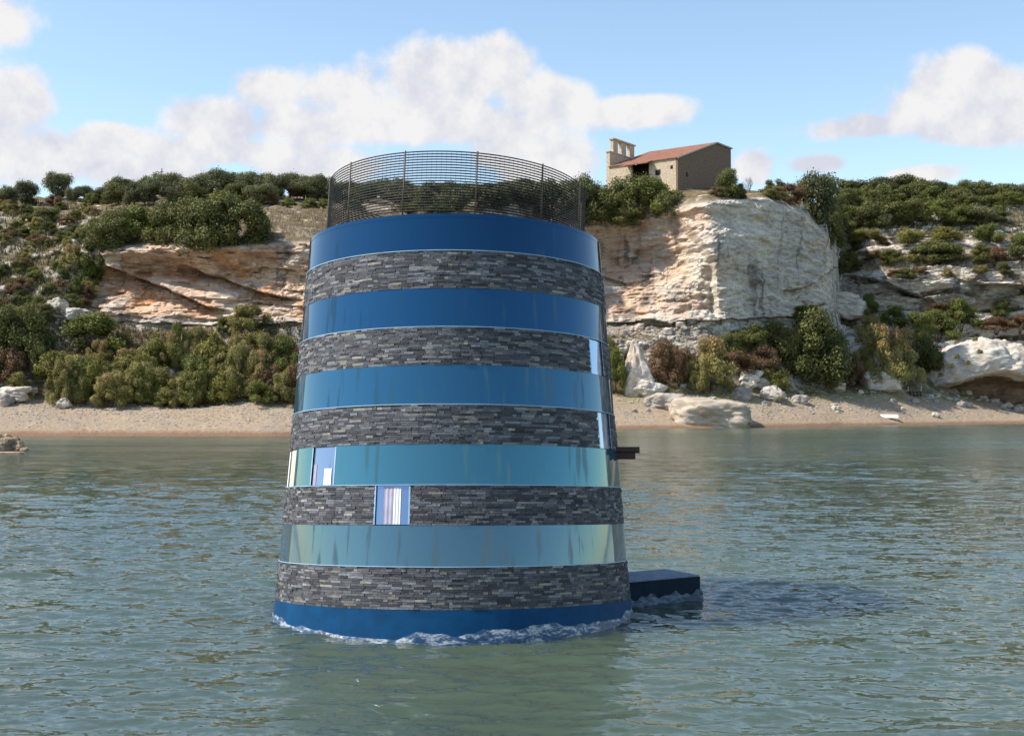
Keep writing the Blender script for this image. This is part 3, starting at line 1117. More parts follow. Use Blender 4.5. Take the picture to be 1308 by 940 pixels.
# floating dock
def build_dock():
    A = Vector((3.59, 36.85, 0))
    B = Vector((5.86, 38.2, 0))
    d = (B - A).normalized()
    nrm = Vector((-d.y, d.x, 0))
    rot = math.atan2(d.y, d.x)
    L = (B - A).length
    o = empty('floating_dock', (B.x, B.y, 0), rot)
    tag(o, 'dark blue floating dock lying against the right side of the tower', 'dock')
    bm = bmesh.new()
    add_box(bm, (-L - 1.9, 0, -0.5), (0, 1.7, 0.745), bevel=0.015)
    link('hull', bm_mesh('hull', bm), simple('navy_hull', (0.002, 0.014, 0.030), 0.55, Specular_IOR_Level=0.15), o)
    bm = bmesh.new()
    x = -L - 1.9
    while x < -0.05:
        add_box(bm, (x + 0.006, 0.01, 0.748), (min(x + 0.18, 0.0) - 0.006, 1.69, 0.785))
        x += 0.18
    link('deck', bm_mesh('deck', bm), simple('blue_grey_planks', (0.15, 0.20, 0.26), 0.8), o)
    # wash lapping along the hull
    n, k = 90, 7
    co = []
    for j in range(k + 1):
        for i in range(n + 1):
            f = i / n
            xw = -L - 0.6 + (L + 0.66) * f
            top = 0.28 + 0.06 * math.sin(f * 21) + 0.04 * math.sin(f * 47 + 1)
            h = -0.1 + (top + 0.1) * j / k
            co.append((xw, -0.02 - 0.10 * (1 - j / k) + 0.015 * math.sin(f * 60 + j * 1.3), h))
    m = NT('wash')
    a = m.noise(3.0, 6, 0.65, m.coords((0.5, 1, 2.2)), 1.0)
    w = link('wash', mesh_np('wash', co, grid_faces(k + 1, n + 1), True), m.done(m.mix(m.rng(a, 0.42, 0.66), (0.008, 0.035, 0.075), (0.09, 0.14, 0.20)), 0.25, m.bump(a, 0.8, 0.08)))
    w.location = o.location
    w.rotation_euler = o.rotation_euler
    tag(w, 'blue wash lapping along the hull of the floating dock', 'foam', kind='stuff')


build_dock()

# ------------------------------------------------------------------ church
def build_church():
    phi = R(54)
    G0 = P(866, 241, 441)
    gz = G0.z - 1.5
    d1 = Vector((math.cos(phi), math.sin(phi), 0))
    d2 = Vector((-math.sin(phi), math.cos(phi), 0))

    def along(o, d, u):
        a, b = 0.0, 200.0
        up = proj(o + d * 1)[0] > proj(o)[0]
        for _ in range(50):
            m_ = (a + b) / 2
            if (proj(o + d * m_)[0] < u) == up:
                a = m_
            else:
                b = m_
        return (a + b) / 2
    W = along(G0, d1, 934)
    Ln = along(G0, d2, 776)
    root = empty('stone_church', (G0.x, G0.y, gz))
    tag(root, 'small stone church with red tiled roof and double bell arch above the right cliff', 'church')
    M0 = Matrix(((d1.x, d2.x, 0, 0), (d1.y, d2.y, 0, 0), (0, 0, 1, 0), (0, 0, 0, 1)))
    root.matrix_world = Matrix.Translation((G0.x, G0.y, gz)) @ M0

    def zat(a, b, v):
        p = G0 + d1 * a + d2 * b
        return P(0, v, p.y).z - gz
    wa = along(G0, d1, 915)                      # ridge
    ze, zr, zr2 = zat(0, 0, 201.5), zat(wa, 0, 183), zat(W, 0, 190.5)

    def masonry(name, light, dark):
        m = NT(name)
        br = m.nd('ShaderNodeTexBrick')
        m.L.new(m.coords(), br.inputs['Vector'])
        mp = m.nd('ShaderNodeMapping')
        g = m.nd('ShaderNodeTexCoord')
        mp.inputs['Rotation'].default_value = (R(90), 0, 0)
        n = m.noise(0.9, 6, 0.65, m.coords((1, 1, 1.8)))
        n2 = m.noise(2.6, 4, 0.6, m.coords((1, 1, 2.2)))
        c = m.mix(m.rng(n, 0.32, 0.66), dark, light)
        c = m.mix(m.rng(n2, 0.40, 0.50, 0.55, 0.0), c, tuple(x * 0.55 for x in dark))
        return m.done(c, 0.9, m.bump(n2, 0.7, 0.2), Specular_IOR_Level=0.2)
    stone = masonry('church_stone', (0.66, 0.55, 0.40), (0.47, 0.36, 0.245))
    brown = masonry('shaded_gable_stone', (0.275, 0.190, 0.130), (0.165, 0.110, 0.076))  # church masonry darkened: the gable's shade is painted into its colour
    m = NT('roof_tiles')
    wv = m.nd('ShaderNodeTexWave', wave_type='BANDS', bands_direction='Y')
    wv.inputs['Scale'].default_value = 0.55
    m.L.new(m.coords(), wv.inputs['Vector'])
    n = m.noise(0.5, 6, 0.65, m.coords())
    tile = m.done(m.mix(m.rng(n, 0.3, 0.7), (0.200, 0.078, 0.042), (0.300, 0.135, 0.078)), 0.85, m.bump(wv.outputs['Fac'], 0.6, 0.2))
    dark = simple('dark_opening', (0.010, 0.008, 0.007), 0.9)
    trim = simple('pale_verge', (0.42, 0.36, 0.29), 0.85)

    # gable wall
    T = 0.8
    bm = bmesh.new()
    prof = [(0, 0), (W, 0), (W, zr2), (wa, zr), (0, ze)]
    A_ = [bm.verts.new((a, 0, z)) for a, z in prof]
    B_ = [bm.verts.new((a, T, z)) for a, z in prof]
    bm.faces.new(A_)
    bm.faces.new(B_[::-1])
    for k in range(5):
        bm.faces.new((A_[k], A_[(k + 1) % 5], B_[(k + 1) % 5], B_[k]))
    gw = link('gable_wall', bm_mesh('gable_wall', bm), brown, root)

    def slab(name, a0, a1, b0, b1, z0, z1, mat, par=root):
        bm = bmesh.new()
        add_box(bm, (a0, b0, z0), (a1, b1, z1))
        return link(name, bm_mesh(name, bm), mat, par)
    # long wall with the porch opening; porch from u=806 to 829
    p0, p1 = along(G0, d2, 829), along(G0, d2, 807)
    wt = ze - 0.35
    sl0 = (zr - ze) / wa
    slab('long_wall', 0.003, T, T + 0.003, p0, 0, ze - 0.02, stone)
    slab('long_wall', 0.003, T, p1, Ln, 0, ze - 0.02, stone)
    slab('back_wall', 0.01, W - 0.3, Ln - T, Ln - 0.01, 0, wt - 0.8, stone)
    slab('far_wall', W - T, W - 0.003, T + 0.003, Ln - T - 0.01, 0, zr2 - 0.5, stone)
    slab('porch_back', 3.4, 3.7, p0 + 0.01, p1 - 0.01, 0, ze + 3.3 * sl0, dark)
    for sgn in (0, 1):
        b0 = p0 + 0.01 if sgn == 0 else p1 - 0.31
        slab('porch_side', T + 0.01, 3.39, b0, b0 + 0.3, 0, ze - 0.03, dark)
    # roof: long slope towards the lake, short slope behind, overhanging the porch
    sl = (zr - ze) / wa
    bm = bmesh.new()

    def quad(pts, th=0.35):
        a = [bm.verts.new(p) for p in pts]
        b = [bm.verts.new((p[0], p[1], p[2] - th)) for p in pts]
        bm.faces.new(a)
        bm.faces.new(b[::-1])
        for k in range(len(pts)):
            bm.faces.new((a[k], a[(k + 1) % len(pts)], b[(k + 1) % len(pts)], b[k]))
    q0 = p1 + 2.2
    e1, e2 = -0.5, 0.9
    up = 0.35
    quad([(e1, -0.35, ze + e1 * sl + up), (wa, -0.35, zr + up), (wa, Ln - 0.6, zr + up), (e1, Ln - 0.6, ze + e1 * sl + up)])
    quad([(e1 - 3.4, p0 - 1.6, ze + (e1 - 3.4) * sl + up), (e1 - 0.004, p0 - 1.6, ze + e1 * sl + up), (e1 - 0.004, q0, ze + e1 * sl + up), (e1 - 3.4, q0, ze + (e1 - 3.4) * sl + up)])
    sr = (zr - zr2) / (W - wa)
    quad([(wa + 0.005, -0.35, zr + up), (W + 0.5, -0.35, zr2 - 0.5 * sr + up), (W + 0.5, Ln - 0.6, zr2 - 0.5 * sr + up), (wa + 0.005, Ln - 0.6, zr + up)])
    ro = link('roof', bm_mesh('roof', bm), tile, root)
    bm = bmesh.new()
    for (a0, z0, a1, z1) in ((e1, ze + e1 * sl + up, wa, zr + up), (wa, zr + up, W + 0.5, zr2 - 0.5 * sr + up)):
        n = Vector((-(z1 - z0), 0, a1 - a0)).normalized() * 0.06
        vs = [(a0, -0.55, z0), (a1, -0.55, z1), (a1, -0.36, z1), (a0, -0.36, z0)]
        t_ = [bm.verts.new((p[0] + n.x, p[1], p[2] + n.z)) for p in vs]
        b_ = [bm.verts.new((p[0], p[1], p[2] - 0.5)) for p in vs]
        bm.faces.new(t_)
        bm.faces.new(b_[::-1])
        for k in range(4):
            bm.faces.new((t_[k], t_[(k + 1) % 4], b_[(k + 1) % 4], b_[k]))
    link('verge', bm_mesh('verge', bm), trim, ro)
    # small windows: one in the gable, two in the long wall
    a = along(G0, d1, 877.5)
    slab('window', a - 0.65, a + 0.65, -0.02, 0.3, zat(a, 0, 226), zat(a, 0, 220), dark, root)
    for u, v0, v1 in ((840.5, 224, 217), (858, 216, 211.5)):
        b = along(G0, d2, u)
        slab('window', -0.02, 0.3, b - (1.1 if u < 850 else 0.55), b + (1.1 if u < 850 else 0.55), zat(0, b, v0), zat(0, b, v1), dark, root)
    # bell gable on the far end wall, facing along the nave
    bb = Ln - 0.5
    a0 = 0.0
    aw = (809 - 776) / 68.0 * 1.0
    zb0, zb1, zb2 = zat(0, bb, 207), zat(4, bb, 196), zat(4, bb, 177.5)
    o_ = G0 + d2 * bb
    ab0, ab1, ac = along(o_, d1, 782), along(o_, d1, 809), along(o_, d1, 809)
    bmr = bmesh.new()
    add_box(bmr, (-0.05, bb - 0.6, 0), (ac, bb + 0.9, zb1 - 0.25))
    add_box(bmr, (-0.35, bb - 0.85, zb1 - 0.247), (ac * 0.999, bb + 1.15, zb1 + 0.15))
    bg_ = link('bell_gable', bm_mesh('bell_gable', bmr), stone, root)
    # arcade: two arches cut by building piers and arch heads
    bm = bmesh.new()
    wN = ab1 - ab0
    pw = wN * 0.22
    ow = (wN - 3 * pw) / 2
    zs = zb1 + 0.153
    spr = zb1 + (zb2 - zb1) * 0.66
    for k in range(3):
        x = ab0 + k * (pw + ow)
        add_box(bm, (x, bb - 0.5, zs), (x + pw, bb + 0.7, spr))
    for k in range(2):
        xc = ab0 + pw + ow / 2 + k * (pw + ow)
        n = 10
        for i in range(n):
            t0, t1 = math.pi * i / n, math.pi * (i + 1) / n
            x0_, x1_ = xc - ow / 2 * math.cos(t0), xc - ow / 2 * math.cos(t1)
            z0_, z1_ = spr + ow / 2 * math.sin(t0), spr + ow / 2 * math.sin(t1)
            zt = zb2 - 0.55
            f_ = [bm.verts.new((x, bb - 0.5, z)) for x, z in ((x0_, z0_), (x1_, z1_), (x1_, zt), (x0_, zt))]
            k_ = [bm.verts.new((x, bb + 0.7, z)) for x, z in ((x0_, z0_), (x1_, z1_), (x1_, zt), (x0_, zt))]
            bm.faces.new(f_)
            bm.faces.new(k_[::-1])
            for q in range(4):
                bm.faces.new((f_[q], f_[(q + 1) % 4], k_[(q + 1) % 4], k_[q]))
    for k in range(3):
        x = ab0 + k * (pw + ow)
        add_box(bm, (x, bb - 0.499, spr), (x + pw, bb + 0.699, zb2 - 0.55))
    link('arcade', bm_mesh('arcade', bm), stone, bg_)
    bm = bmesh.new()
    add_box(bm, (ab0 - 0.45, bb - 0.95, zb2 - 0.548), (ab1 + 0.45, bb + 1.15, zb2))
    link('cornice', bm_mesh('cornice', bm), stone, bg_)


build_church()

# ------------------------------------------------------------------ rocks
def rock_mesh(seed, box=2.6, rough=0.28, sub=5, freq=1.3):
    """unit boulder (radius about 1, flat-ish faces) with broken relief"""
    bm = bmesh.new()
    bmesh.ops.create_icosphere(bm, subdivisions=sub, radius=1)
    co = np.array([v.co[:] for v in bm.verts])
    f = np.array([[v.index for v in p.verts] for p in bm.faces])
    bm.free()
    n = (np.abs(co) ** box).sum(1) ** (1 / box)
    p = co / n[:, None]
    o = seed * 3.7
    d = fbm(p[:, 0] * freq + o, p[:, 1] * freq, p[:, 2] * freq, 4) * rough
    d += 0.10 * rough * 3 * np.abs(fbm(p[:, 0] * 3.1, p[:, 1] * 3.1 + o, p[:, 2] * 5, 3))
    d += rough * 0.16 * fbm(p[:, 0] * 7 + o, p[:, 1] * 7, p[:, 2] * 11, 3)
    p = p * (1 + d)[:, None]
    return mesh_np('rock', p, f, True)


ROCKM = [rock_mesh(1, 2.4), rock_mesh(2, 3.2, 0.22), rock_mesh(3, 2.2, 0.36), rock_mesh(4, 4.0, 0.2), rock_mesh(5, 2.6, 0.32), rock_mesh(6, 5.0, 0.12, 5, 1.8)]
pin = rock_mesh(7, 2.6, 0.26)
for v_ in pin.vertices:
    k_ = 1.12 - 0.42 * (v_.co.z + 1)
    v_.co.x, v_.co.y = v_.co.x * k_ - 0.18 * (v_.co.z + 1), v_.co.y * k_
ROCKM.append(pin)
for m_ in ROCKM:
    m_.materials.append(M_ROCK)
ROCKG = [m_.copy() for m_ in ROCKM]
for m_ in ROCKG:
    m_.materials.clear()
    m_.materials.append(M_ROCKG)


ROCKT = [m_.copy() for m_ in ROCKM]
for m_ in ROCKT:
    m_.materials.clear()
    m_.materials.append(M_ROCKT)
ROCKP = [m_.copy() for m_ in ROCKM]
for m_ in ROCKP:
    m_.materials.clear()
    m_.materials.append(rock_material('sandy_limestone', (0.50, 0.425, 0.335), (0.36, 0.295, 0.225), 0.2))


def rock(u, vb, w, h, label, group=None, kind=0, grey=False, depth=0.8, Y_=None, rz=None, name='rock', tilt=0.0, sink=0.25, tan=False):
    g = ground(u, vb) if Y_ is None else P(u, vb, Y_)
    sc = g.y / F
    o = bpy.data.objects.new(name, (ROCKT if tan == 1 else ROCKP if tan == 2 else ROCKG if grey else ROCKM)[kind])
    C.objects.link(o)
    o.scale = (w / 2 * sc, w / 2 * sc * depth, h * sc * (0.5 + sink / 2) / 0.95)
    o.location = (g.x, g.y, g.z + h * sc * (0.5 - sink / 2))
    o.rotation_euler = (0, tilt, rnd.uniform(-0.3, 0.3) if rz is None else rz)
    tag(o, label, 'rock', group)
    return o


# the great overhanging boulder on the right shore
def build_boulder():
    nu_, nv_ = 190, 110
    Yb = 470.0
    sc = Yb / F
    base = P(1262, 517, Yb)
    a = np.linspace(0, 2 * math.pi, nu_, endpoint=False)
    e = np.linspace(-0.5 * math.pi, 0.5 * math.pi, nv_)
    A_, E_ = np.meshgrid(a, e)
    W_, D_, H_ = 84 * sc, 17.0, 95 * sc
    ce = np.sign(np.cos(E_)) * np.abs(np.cos(E_)) ** 0.75
    x = W_ * ce * np.cos(A_)
    y = D_ * ce * np.sin(A_)
    t = (np.sin(E_) + 1) / 2
    z = H_ * t ** 0.9
    xn = x / W_
    # skew so the crown stands left of the middle and the left tip hangs low
    z = z * np.where(xn < -0.05, 1 - 0.42 * np.clip((-xn - 0.05) / 0.9, 0, 1) ** 1.6, 1 - 0.10 * np.clip(xn, 0, 1))
    # undercut: below the lip the front is cut back into a cave, floor closed
    lip = H_ * (0.40 + 0.14 * np.exp(-((xn - 0.05) / 0.5) ** 2) - 0.06 * np.clip(-xn, 0, 1))
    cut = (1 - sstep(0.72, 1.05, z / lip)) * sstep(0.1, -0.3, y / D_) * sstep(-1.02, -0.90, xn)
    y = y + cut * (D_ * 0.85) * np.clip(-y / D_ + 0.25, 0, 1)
    x = x * (1 - 0.16 * cut * (xn < 0))
    nz = fbm(x / 9 + 5, y / 9, z / 7, 4)
    fz = fbm(x / 3 + 2, y / 3, z / 1.6, 4)
    rr_ = 1 + 0.07 * nz + 0.035 * fz
    x, y = x * rr_, y * rr_
    z = z * (1 + 0.04 * nz + 0.03 * fz) - 2.2
    co = np.stack([x, y, z], -1).reshape(-1, 3)
    i = np.arange(nu_ * nv_).reshape(nv_, nu_)
    j = np.roll(i, -1, 1)
    f = np.stack([i[:-1], j[:-1], j[1:], i[1:]], -1).reshape(-1, 4)
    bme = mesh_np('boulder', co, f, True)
    o = link('boulder', bme, [M_ROCK, rock_material('cave_stain_and_shade_limestone', (0.21, 0.145, 0.098), (0.085, 0.058, 0.042), 0.2)])
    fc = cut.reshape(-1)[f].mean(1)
    bme.polygons.foreach_set('material_index', (fc > 0.45).astype(np.int32))  # undercut faces: brown stain plus the cave's shade, painted as one darker limestone
    o.location = base + Vector((0, 8, -0.6))
    tag(o, 'huge pale overhanging boulder with a dark cave beneath on the right shore', 'boulder')


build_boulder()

rock(828, 506, 40, 20, 'sunlit white rock foot beneath the pointed pinnacle beside the tower', kind=0, rz=0.2, tilt=0.25)
rock(820, 504, 48, 60, 'tall pointed white rock standing among bushes right of the tower', kind=6, depth=0.8, rz=0.1)
rock(908, 537, 98, 25, 'broad pale flat slab of rock sloping to the waterline', kind=5, rz=-0.12, depth=0.9, tilt=0.07, sink=0.6, tan=2)
rock(852, 522, 48, 18, 'low grey slab wedged against the broad pale slab', kind=1, grey=True, depth=0.6)
rock(1124, 495, 46, 19, 'square cut pale block lying on the grass below the olive bush', kind=3, rz=0.12, depth=0.6)
rock(987, 512, 30, 15, 'rounded boulder above the sandy beach with shaded right side', kind=2)
rock(958, 490, 30, 16, 'largest pale stone of the heap below the dark bushes', kind=0)
rock(957, 498, 18, 12, 'small round pale stone at the left front of the heap', kind=2)
rock(972, 496, 20, 11, 'middle grey stone at the front of the heap', kind=4, grey=True)
rock(988, 497, 18, 8, 'low dark stone at the right end of the heap', kind=4, grey=True)
rock(948, 510, 22, 13, 'brownish stone on the grass left of the rounded boulder', kind=1, grey=True)
rock(1022, 516, 18, 9, 'dark flat stone on the sand right of the rounded boulder', kind=1, grey=True)
rock(1069, 500, 20, 10, 'small pale stone on the grass left of the square block', kind=0)
rock(829, 520, 14, 9, 'dark stone lying on the beach beside the tower edge', kind=4, grey=True)
rock(846, 517, 14, 10, 'dark pointed stone beside the low grey slab', kind=2, grey=True)
rock(20, 510, 42, 15, 'pale bedded rock at the back of the left beach', kind=3, depth=0.9)
rock(2, 518, 24, 13, 'grey rock on the left beach at the edge of the picture', kind=1, grey=True)
rock(82, 522, 16, 11, 'single pale stone in front of the olive bushes on the left', kind=2)
rock(95, 408, 34, 13, 'pale ledge rock at the left tip of the left cliff', kind=1, depth=1.2)
rock(76, 398, 22, 14, 'white jagged rock at the end of the left cliff', kind=2, depth=1.2)
rock(885, 411, 14, 14, 'upright pale stone under the foot of the right cliff', kind=0)
rock(905, 412, 18, 14, 'rounded pale stone under the foot of the right cliff', kind=2)
rock(1034, 392, 40, 16, 'sunlit pale rock under the right edge of the cliff', kind=2, Y_=458)
rock(1075, 402, 52, 24, 'broken white rock beneath the dark overhang right of the cliff', kind=4)
qr = random.Random(77)
for i in range(34):
    v = qr.uniform(285, 400)
    u = qr.uniform(-20, 112)
    w = qr.uniform(5, 16)
    rock(u, v, w, w * qr.uniform(0.35, 0.6), 'white limestone outcrop among the shrubs of the left hillside', 'white outcrops on the left hillside', kind=i % 5, depth=1.0, sink=0.3)
# rocky point in the left foreground
for i, (u, v, w, h) in enumerate([(4, 574, 26, 16), (14, 573, 16, 13), (24, 574, 14, 9), (-14, 574, 30, 18), (9, 566, 12, 10), (31, 575.5, 10, 4), (20, 567, 10, 8), (-40, 576, 40, 20)]):
    rock(u, v, w, h, 'tan rock of the low pile jutting into the lake at the left edge', 'rocks of the pile at the left edge', kind=i % 5, Y_=172 - (v - 566) * 0.6, sink=0.5, tan=1)
rock(4, 580, 44, 3.0, 'flat brown ledge awash in front of the left rock pile', kind=3, tan=1, Y_=158, sink=0.7, depth=0.35)
# stones strewn over the right beach: individuals, alike
q = random.Random(21)
for i in range(44):
    u = q.uniform(800, 1240)
    v = q.choice([q.uniform(503, 534), q.uniform(488, 506)])
    w = q.uniform(4, 10)
    rock(u, v, w, w * q.uniform(0.4, 0.7), 'small stone strewn on the right beach between the slab and the boulder', 'small stones strewn on the right beach', kind=i % 5, grey=q.random() < 0.6)
for i in range(26):
    u = q.uniform(1160, 1308)
    v = 512 + (u - 1160) * 0.06 + q.uniform(-6, 8)
    w = q.uniform(5, 11)
    rock(u, v, w, w * q.uniform(0.35, 0.6), 'grey stone of the rubble bank in front of the huge boulder', 'stones of the rubble bank before the boulder', kind=i % 5, grey=True)
for i in range(40):
    u = q.uniform(770, 960)
    v = q.uniform(418, 452)
    w = q.uniform(4, 12)
    rock(u, v, w, w * q.uniform(0.4, 0.7), 'pale stone of the scree below the right cliff', 'stones of the scree below the right cliff', kind=i % 5, grey=q.random() < 0.3)


def pebbles(name, n, fu, label, smin, smax):
    """loose gravel too small to count, one mesh"""
    q = np.random.RandomState(n)
    bm = bmesh.new()
    bmesh.ops.create_icosphere(bm, subdivisions=1, radius=1)
    b = np.array([v.co[:] for v in bm.verts])
    f = np.array([[v.index for v in p.verts] for p in bm.faces])
    bm.free()
    cos, fas = [], []
    for i in range(n):
        u, v = fu(q)
        g = ground(u, v)
        s = q.uniform(smin, smax)
        r_ = b * (1 + q.uniform(-0.25, 0.25, b.shape)) * np.array([s, s * 0.8, s * 0.55])
        cos.append(r_ + np.array(g))
        fas.append(f + len(b) * i)
    o = link(name, mesh_np(name, np.concatenate(cos), np.concatenate(fas), False), M_ROCKG)
    tag(o, label, 'gravel', kind='stuff')


pebbles('gravel', 1600, lambda q: (q.uniform(-60, 420), 512 + 42 * q.beta(1, 2.2)), 'loose gravel covering the left beach', 0.14, 0.42)
pebbles('gravel', 1500, lambda q: (q.uniform(785, 1340), 500 + 40 * q.beta(1, 1.8)), 'loose gravel covering the right beach', 0.18, 0.6)
pebbles('scree', 900, lambda q: (q.uniform(770, 1000), q.uniform(412, 462)), 'fine scree on the slope under the right cliff', 0.2, 0.8)

# ------------------------------------------------------------------ vegetation
def foliage_mesh(kind, seed):
    """unit plant: half-width 1, height 1 (crown bottom near 0); leaf-sized faces in clumps through the volume"""
    q = np.random.RandomState(seed)
    style = {
        # clumps, leaves, leaf size, clump radius, upright, base lift
        'oak': (20, 6000, 0.058, (0.26, 0.42), 0.0, 0.05), 'dark': (24, 6500, 0.054, (0.22, 0.38), 0.0, 0.0),
        'mid': (22, 6000, 0.056, (0.22, 0.36), 0.0, 0.0), 'tam': (46, 9500, 0.036, (0.10, 0.25), 0.65, 0.0),
        'yel': (22, 5000, 0.056, (0.20, 0.34), 0.3, 0.0), 'rust': (26, 4200, 0.046, (0.18, 0.30), 0.4, 0.0),
        'bare': (0, 0, 0, (0, 0), 0, 0)}[kind]
    ncl, nl, ls, (r0, r1), upr, lift = style
    cos, cls = [], []
    if kind == 'bare':
        # forking twigs
        segs = []

        def grow(p, d, l, r, lev):
            e = p + d * l
            segs.append((p, e, r))
            if lev == 0:
                return
            for _ in range(q.randint(3, 5)):
                dd = d + q.normal(0, 0.45, 3)
                dd[2] += 0.1
                grow(e - d * l * q.uniform(0, 0.4), dd / np.linalg.norm(dd), l * q.uniform(0.55, 0.8), r * 0.6, lev - 1)
        for k in range(7):
            d = q.normal(0, 0.5, 3)
            d[2] = 1
            grow(np.zeros(3) + q.normal(0, 0.08, 3) * [1, 1, 0], d / np.linalg.norm(d), 0.34, 0.020, 3)
        for p, e, r in segs:
            s = np.cross(e - p, q.normal(0, 1, 3))
            s = s / (np.linalg.norm(s) + 1e-6) * r
            cos.append(np.array([p - s, p + s, e + s * 0.5, e - s * 0.5]))
            cls.append(np.tile([q.uniform(0, 1), 0, 0, 1], (4, 1)))
        co = np.concatenate(cos)
        co[:, 2] = np.clip(co[:, 2], -0.05, 1.05)
        return mesh_np('crown', co, np.arange(len(co)).reshape(-1, 4), False, np.concatenate(cls), 'leaf')
    cen = []
    for k in range(ncl):
        a = q.uniform(0, 2 * math.pi)
        h = q.uniform(0, 1) ** (0.8 if kind == 'oak' else 1.15)
        prof = math.sqrt(max(0.02, 1 - (h * 0.95) ** 2.2)) if kind != 'oak' else math.sqrt(max(0.05, 1 - (2 * h - 0.85) ** 2 * 0.75))
        rad = prof * math.sqrt(q.uniform(0.1, 1)) * 0.80
        r = q.uniform(r0, r1)
        cen.append((rad * math.cos(a), rad * math.sin(a), lift + (1 - lift) * (0.12 + 0.70 * h), r, q.uniform(0, 1)))
    w = np.array([c[3] ** 2 for c in cen])
    w /= w.sum()
    nl = int(nl * 1.45)
    idx = q.choice(ncl, nl, p=w)
    for i in idx:
        cx, cy, cz, r, tone = cen[i]
        d = q.normal(0, 1, 3)
        d /= np.linalg.norm(d)
        if d[2] < -0.35 and q.uniform() < 0.5:
            d[2] = -d[2]
        rad = r * q.uniform(0.55, 1.08)
        if q.uniform() < 0.14:
            rad *= q.uniform(1.1, 1.5)
        p = np.array([cx, cy, cz]) + d * rad * np.array([1, 1, 0.55 + 0.15 * upr])
        n = d + q.normal(0, 0.55, 3)
        n /= np.linalg.norm(n)
        t = np.cross(n, q.normal(0, 1, 3))
        if upr:
            t = t * (1 - upr) + np.array([0, 0, 1.0]) * upr
            t = t - n * np.dot(t, n)
        t /= np.linalg.norm(t) + 1e-6
        b = np.cross(n, t)
        s = 0.78 * ls * q.uniform(0.6, 1.35)
        el = 1.0 + 0.9 * upr
        t, b = t * s * el * np.array([1, 1, 0.55]), b * s * 0.62 * np.array([1, 1, 0.55])
        cos.append(np.array([p - t * 0.8, p + b * 0.9, p + t, p - b * 0.7]))
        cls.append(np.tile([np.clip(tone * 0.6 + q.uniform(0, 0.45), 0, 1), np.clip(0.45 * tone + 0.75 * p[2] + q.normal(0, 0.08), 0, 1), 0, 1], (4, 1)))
    # inner leaf mass that keeps light from shining straight through
    for c in cen:
        cx, cy, cz, r, tone = c
        for k in range(26):
            d = q.normal(0, 1, 3)
            d /= np.linalg.norm(d)
            p = np.array([cx, cy, cz]) * np.array([0.9, 0.9, 0.92]) + d * r * 0.42 * np.array([1, 1, 0.55])
            t = np.cross(d, q.normal(0, 1, 3))
            t /= np.linalg.norm(t)
            b = np.cross(d, t)
            s = r * 0.30
            t, b = t * [1, 1, 0.6], b * [1, 1, 0.6]
            cos.append(np.array([p - t * s, p + b * s, p + t * s, p - b * s]))
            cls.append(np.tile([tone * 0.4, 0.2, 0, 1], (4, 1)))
    co = np.concatenate(cos)
    # even out: the widest and highest leaf reach 1
    hw = np.percentile(np.abs(co[:, :2]), 98.5)
    co[:, :2] /= hw
    top = np.percentile(co[:, 2], 99.7)
    co[:, 2] = co[:, 2] / top
    co[:, 2] = np.maximum(co[:, 2], -0.06 + 0.03 * q.normal(0, 1, len(co)))
    return mesh_np('crown', co, np.arange(len(co)).reshape(-1, 4), False, np.concatenate(cls), 'leaf')


def stem_mesh(kind, seed):
    q = random.Random(seed)
    bm = bmesh.new()
    if kind == 'oak':
        add_tube(bm, [(0, 0, -0.12), (0.03, 0.02, 0.2), (0.0, 0.05, 0.55)], 0.075, 7, 0.04)
        for k in range(5):
            a = 2 * math.pi * k / 5 + q.uniform(-0.3, 0.3)
            add_tube(bm, [(0.01, 0.03, 0.22 + 0.05 * k), (0.28 * math.cos(a), 0.28 * math.sin(a), 0.45), (0.55 * math.cos(a), 0.55 * math.sin(a), 0.66)], 0.035, 5, 0.012)
    else:
        for k in range(7):
            a = 2 * math.pi * k / 7 + q.uniform(-0.3, 0.3)
            add_tube(bm, [(0.03 * math.cos(a), 0.03 * math.sin(a), -0.12), (0.2 * math.cos(a), 0.2 * math.sin(a), 0.2), (0.40 * math.cos(a), 0.40 * math.sin(a), 0.42)], 0.020, 5, 0.008)
    return bm_mesh('trunk', bm, True)


KINDS = ['oak', 'dark', 'mid', 'tam', 'yel', 'rust', 'bare']
CROWN = {k: [foliage_mesh(k, 100 * i + j) for j in range(4 if k in ('oak', 'dark', 'mid', 'tam') else 2)] for i, k in enumerate(KINDS)}
STEM = {k: stem_mesh('oak' if k == 'oak' else 'x', 5) for k in KINDS}
for k in KINDS:
    STEM[k].materials.append(M_BARK)
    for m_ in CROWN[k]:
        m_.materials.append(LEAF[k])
CATS = {'oak': ('tree', 'holm_oak', 'trunk'), 'dark': ('bush', 'evergreen_bush', 'stem'), 'mid': ('bush', 'green_bush', 'stem'), 'tam': ('bush', 'olive_bush', 'stem'),
        'yel': ('shrub', 'yellow_green_shrub', 'stem'), 'rust': ('shrub', 'brown_shrub', 'stem'), 'bare': ('shrub', 'bare_shrub', 'stem')}


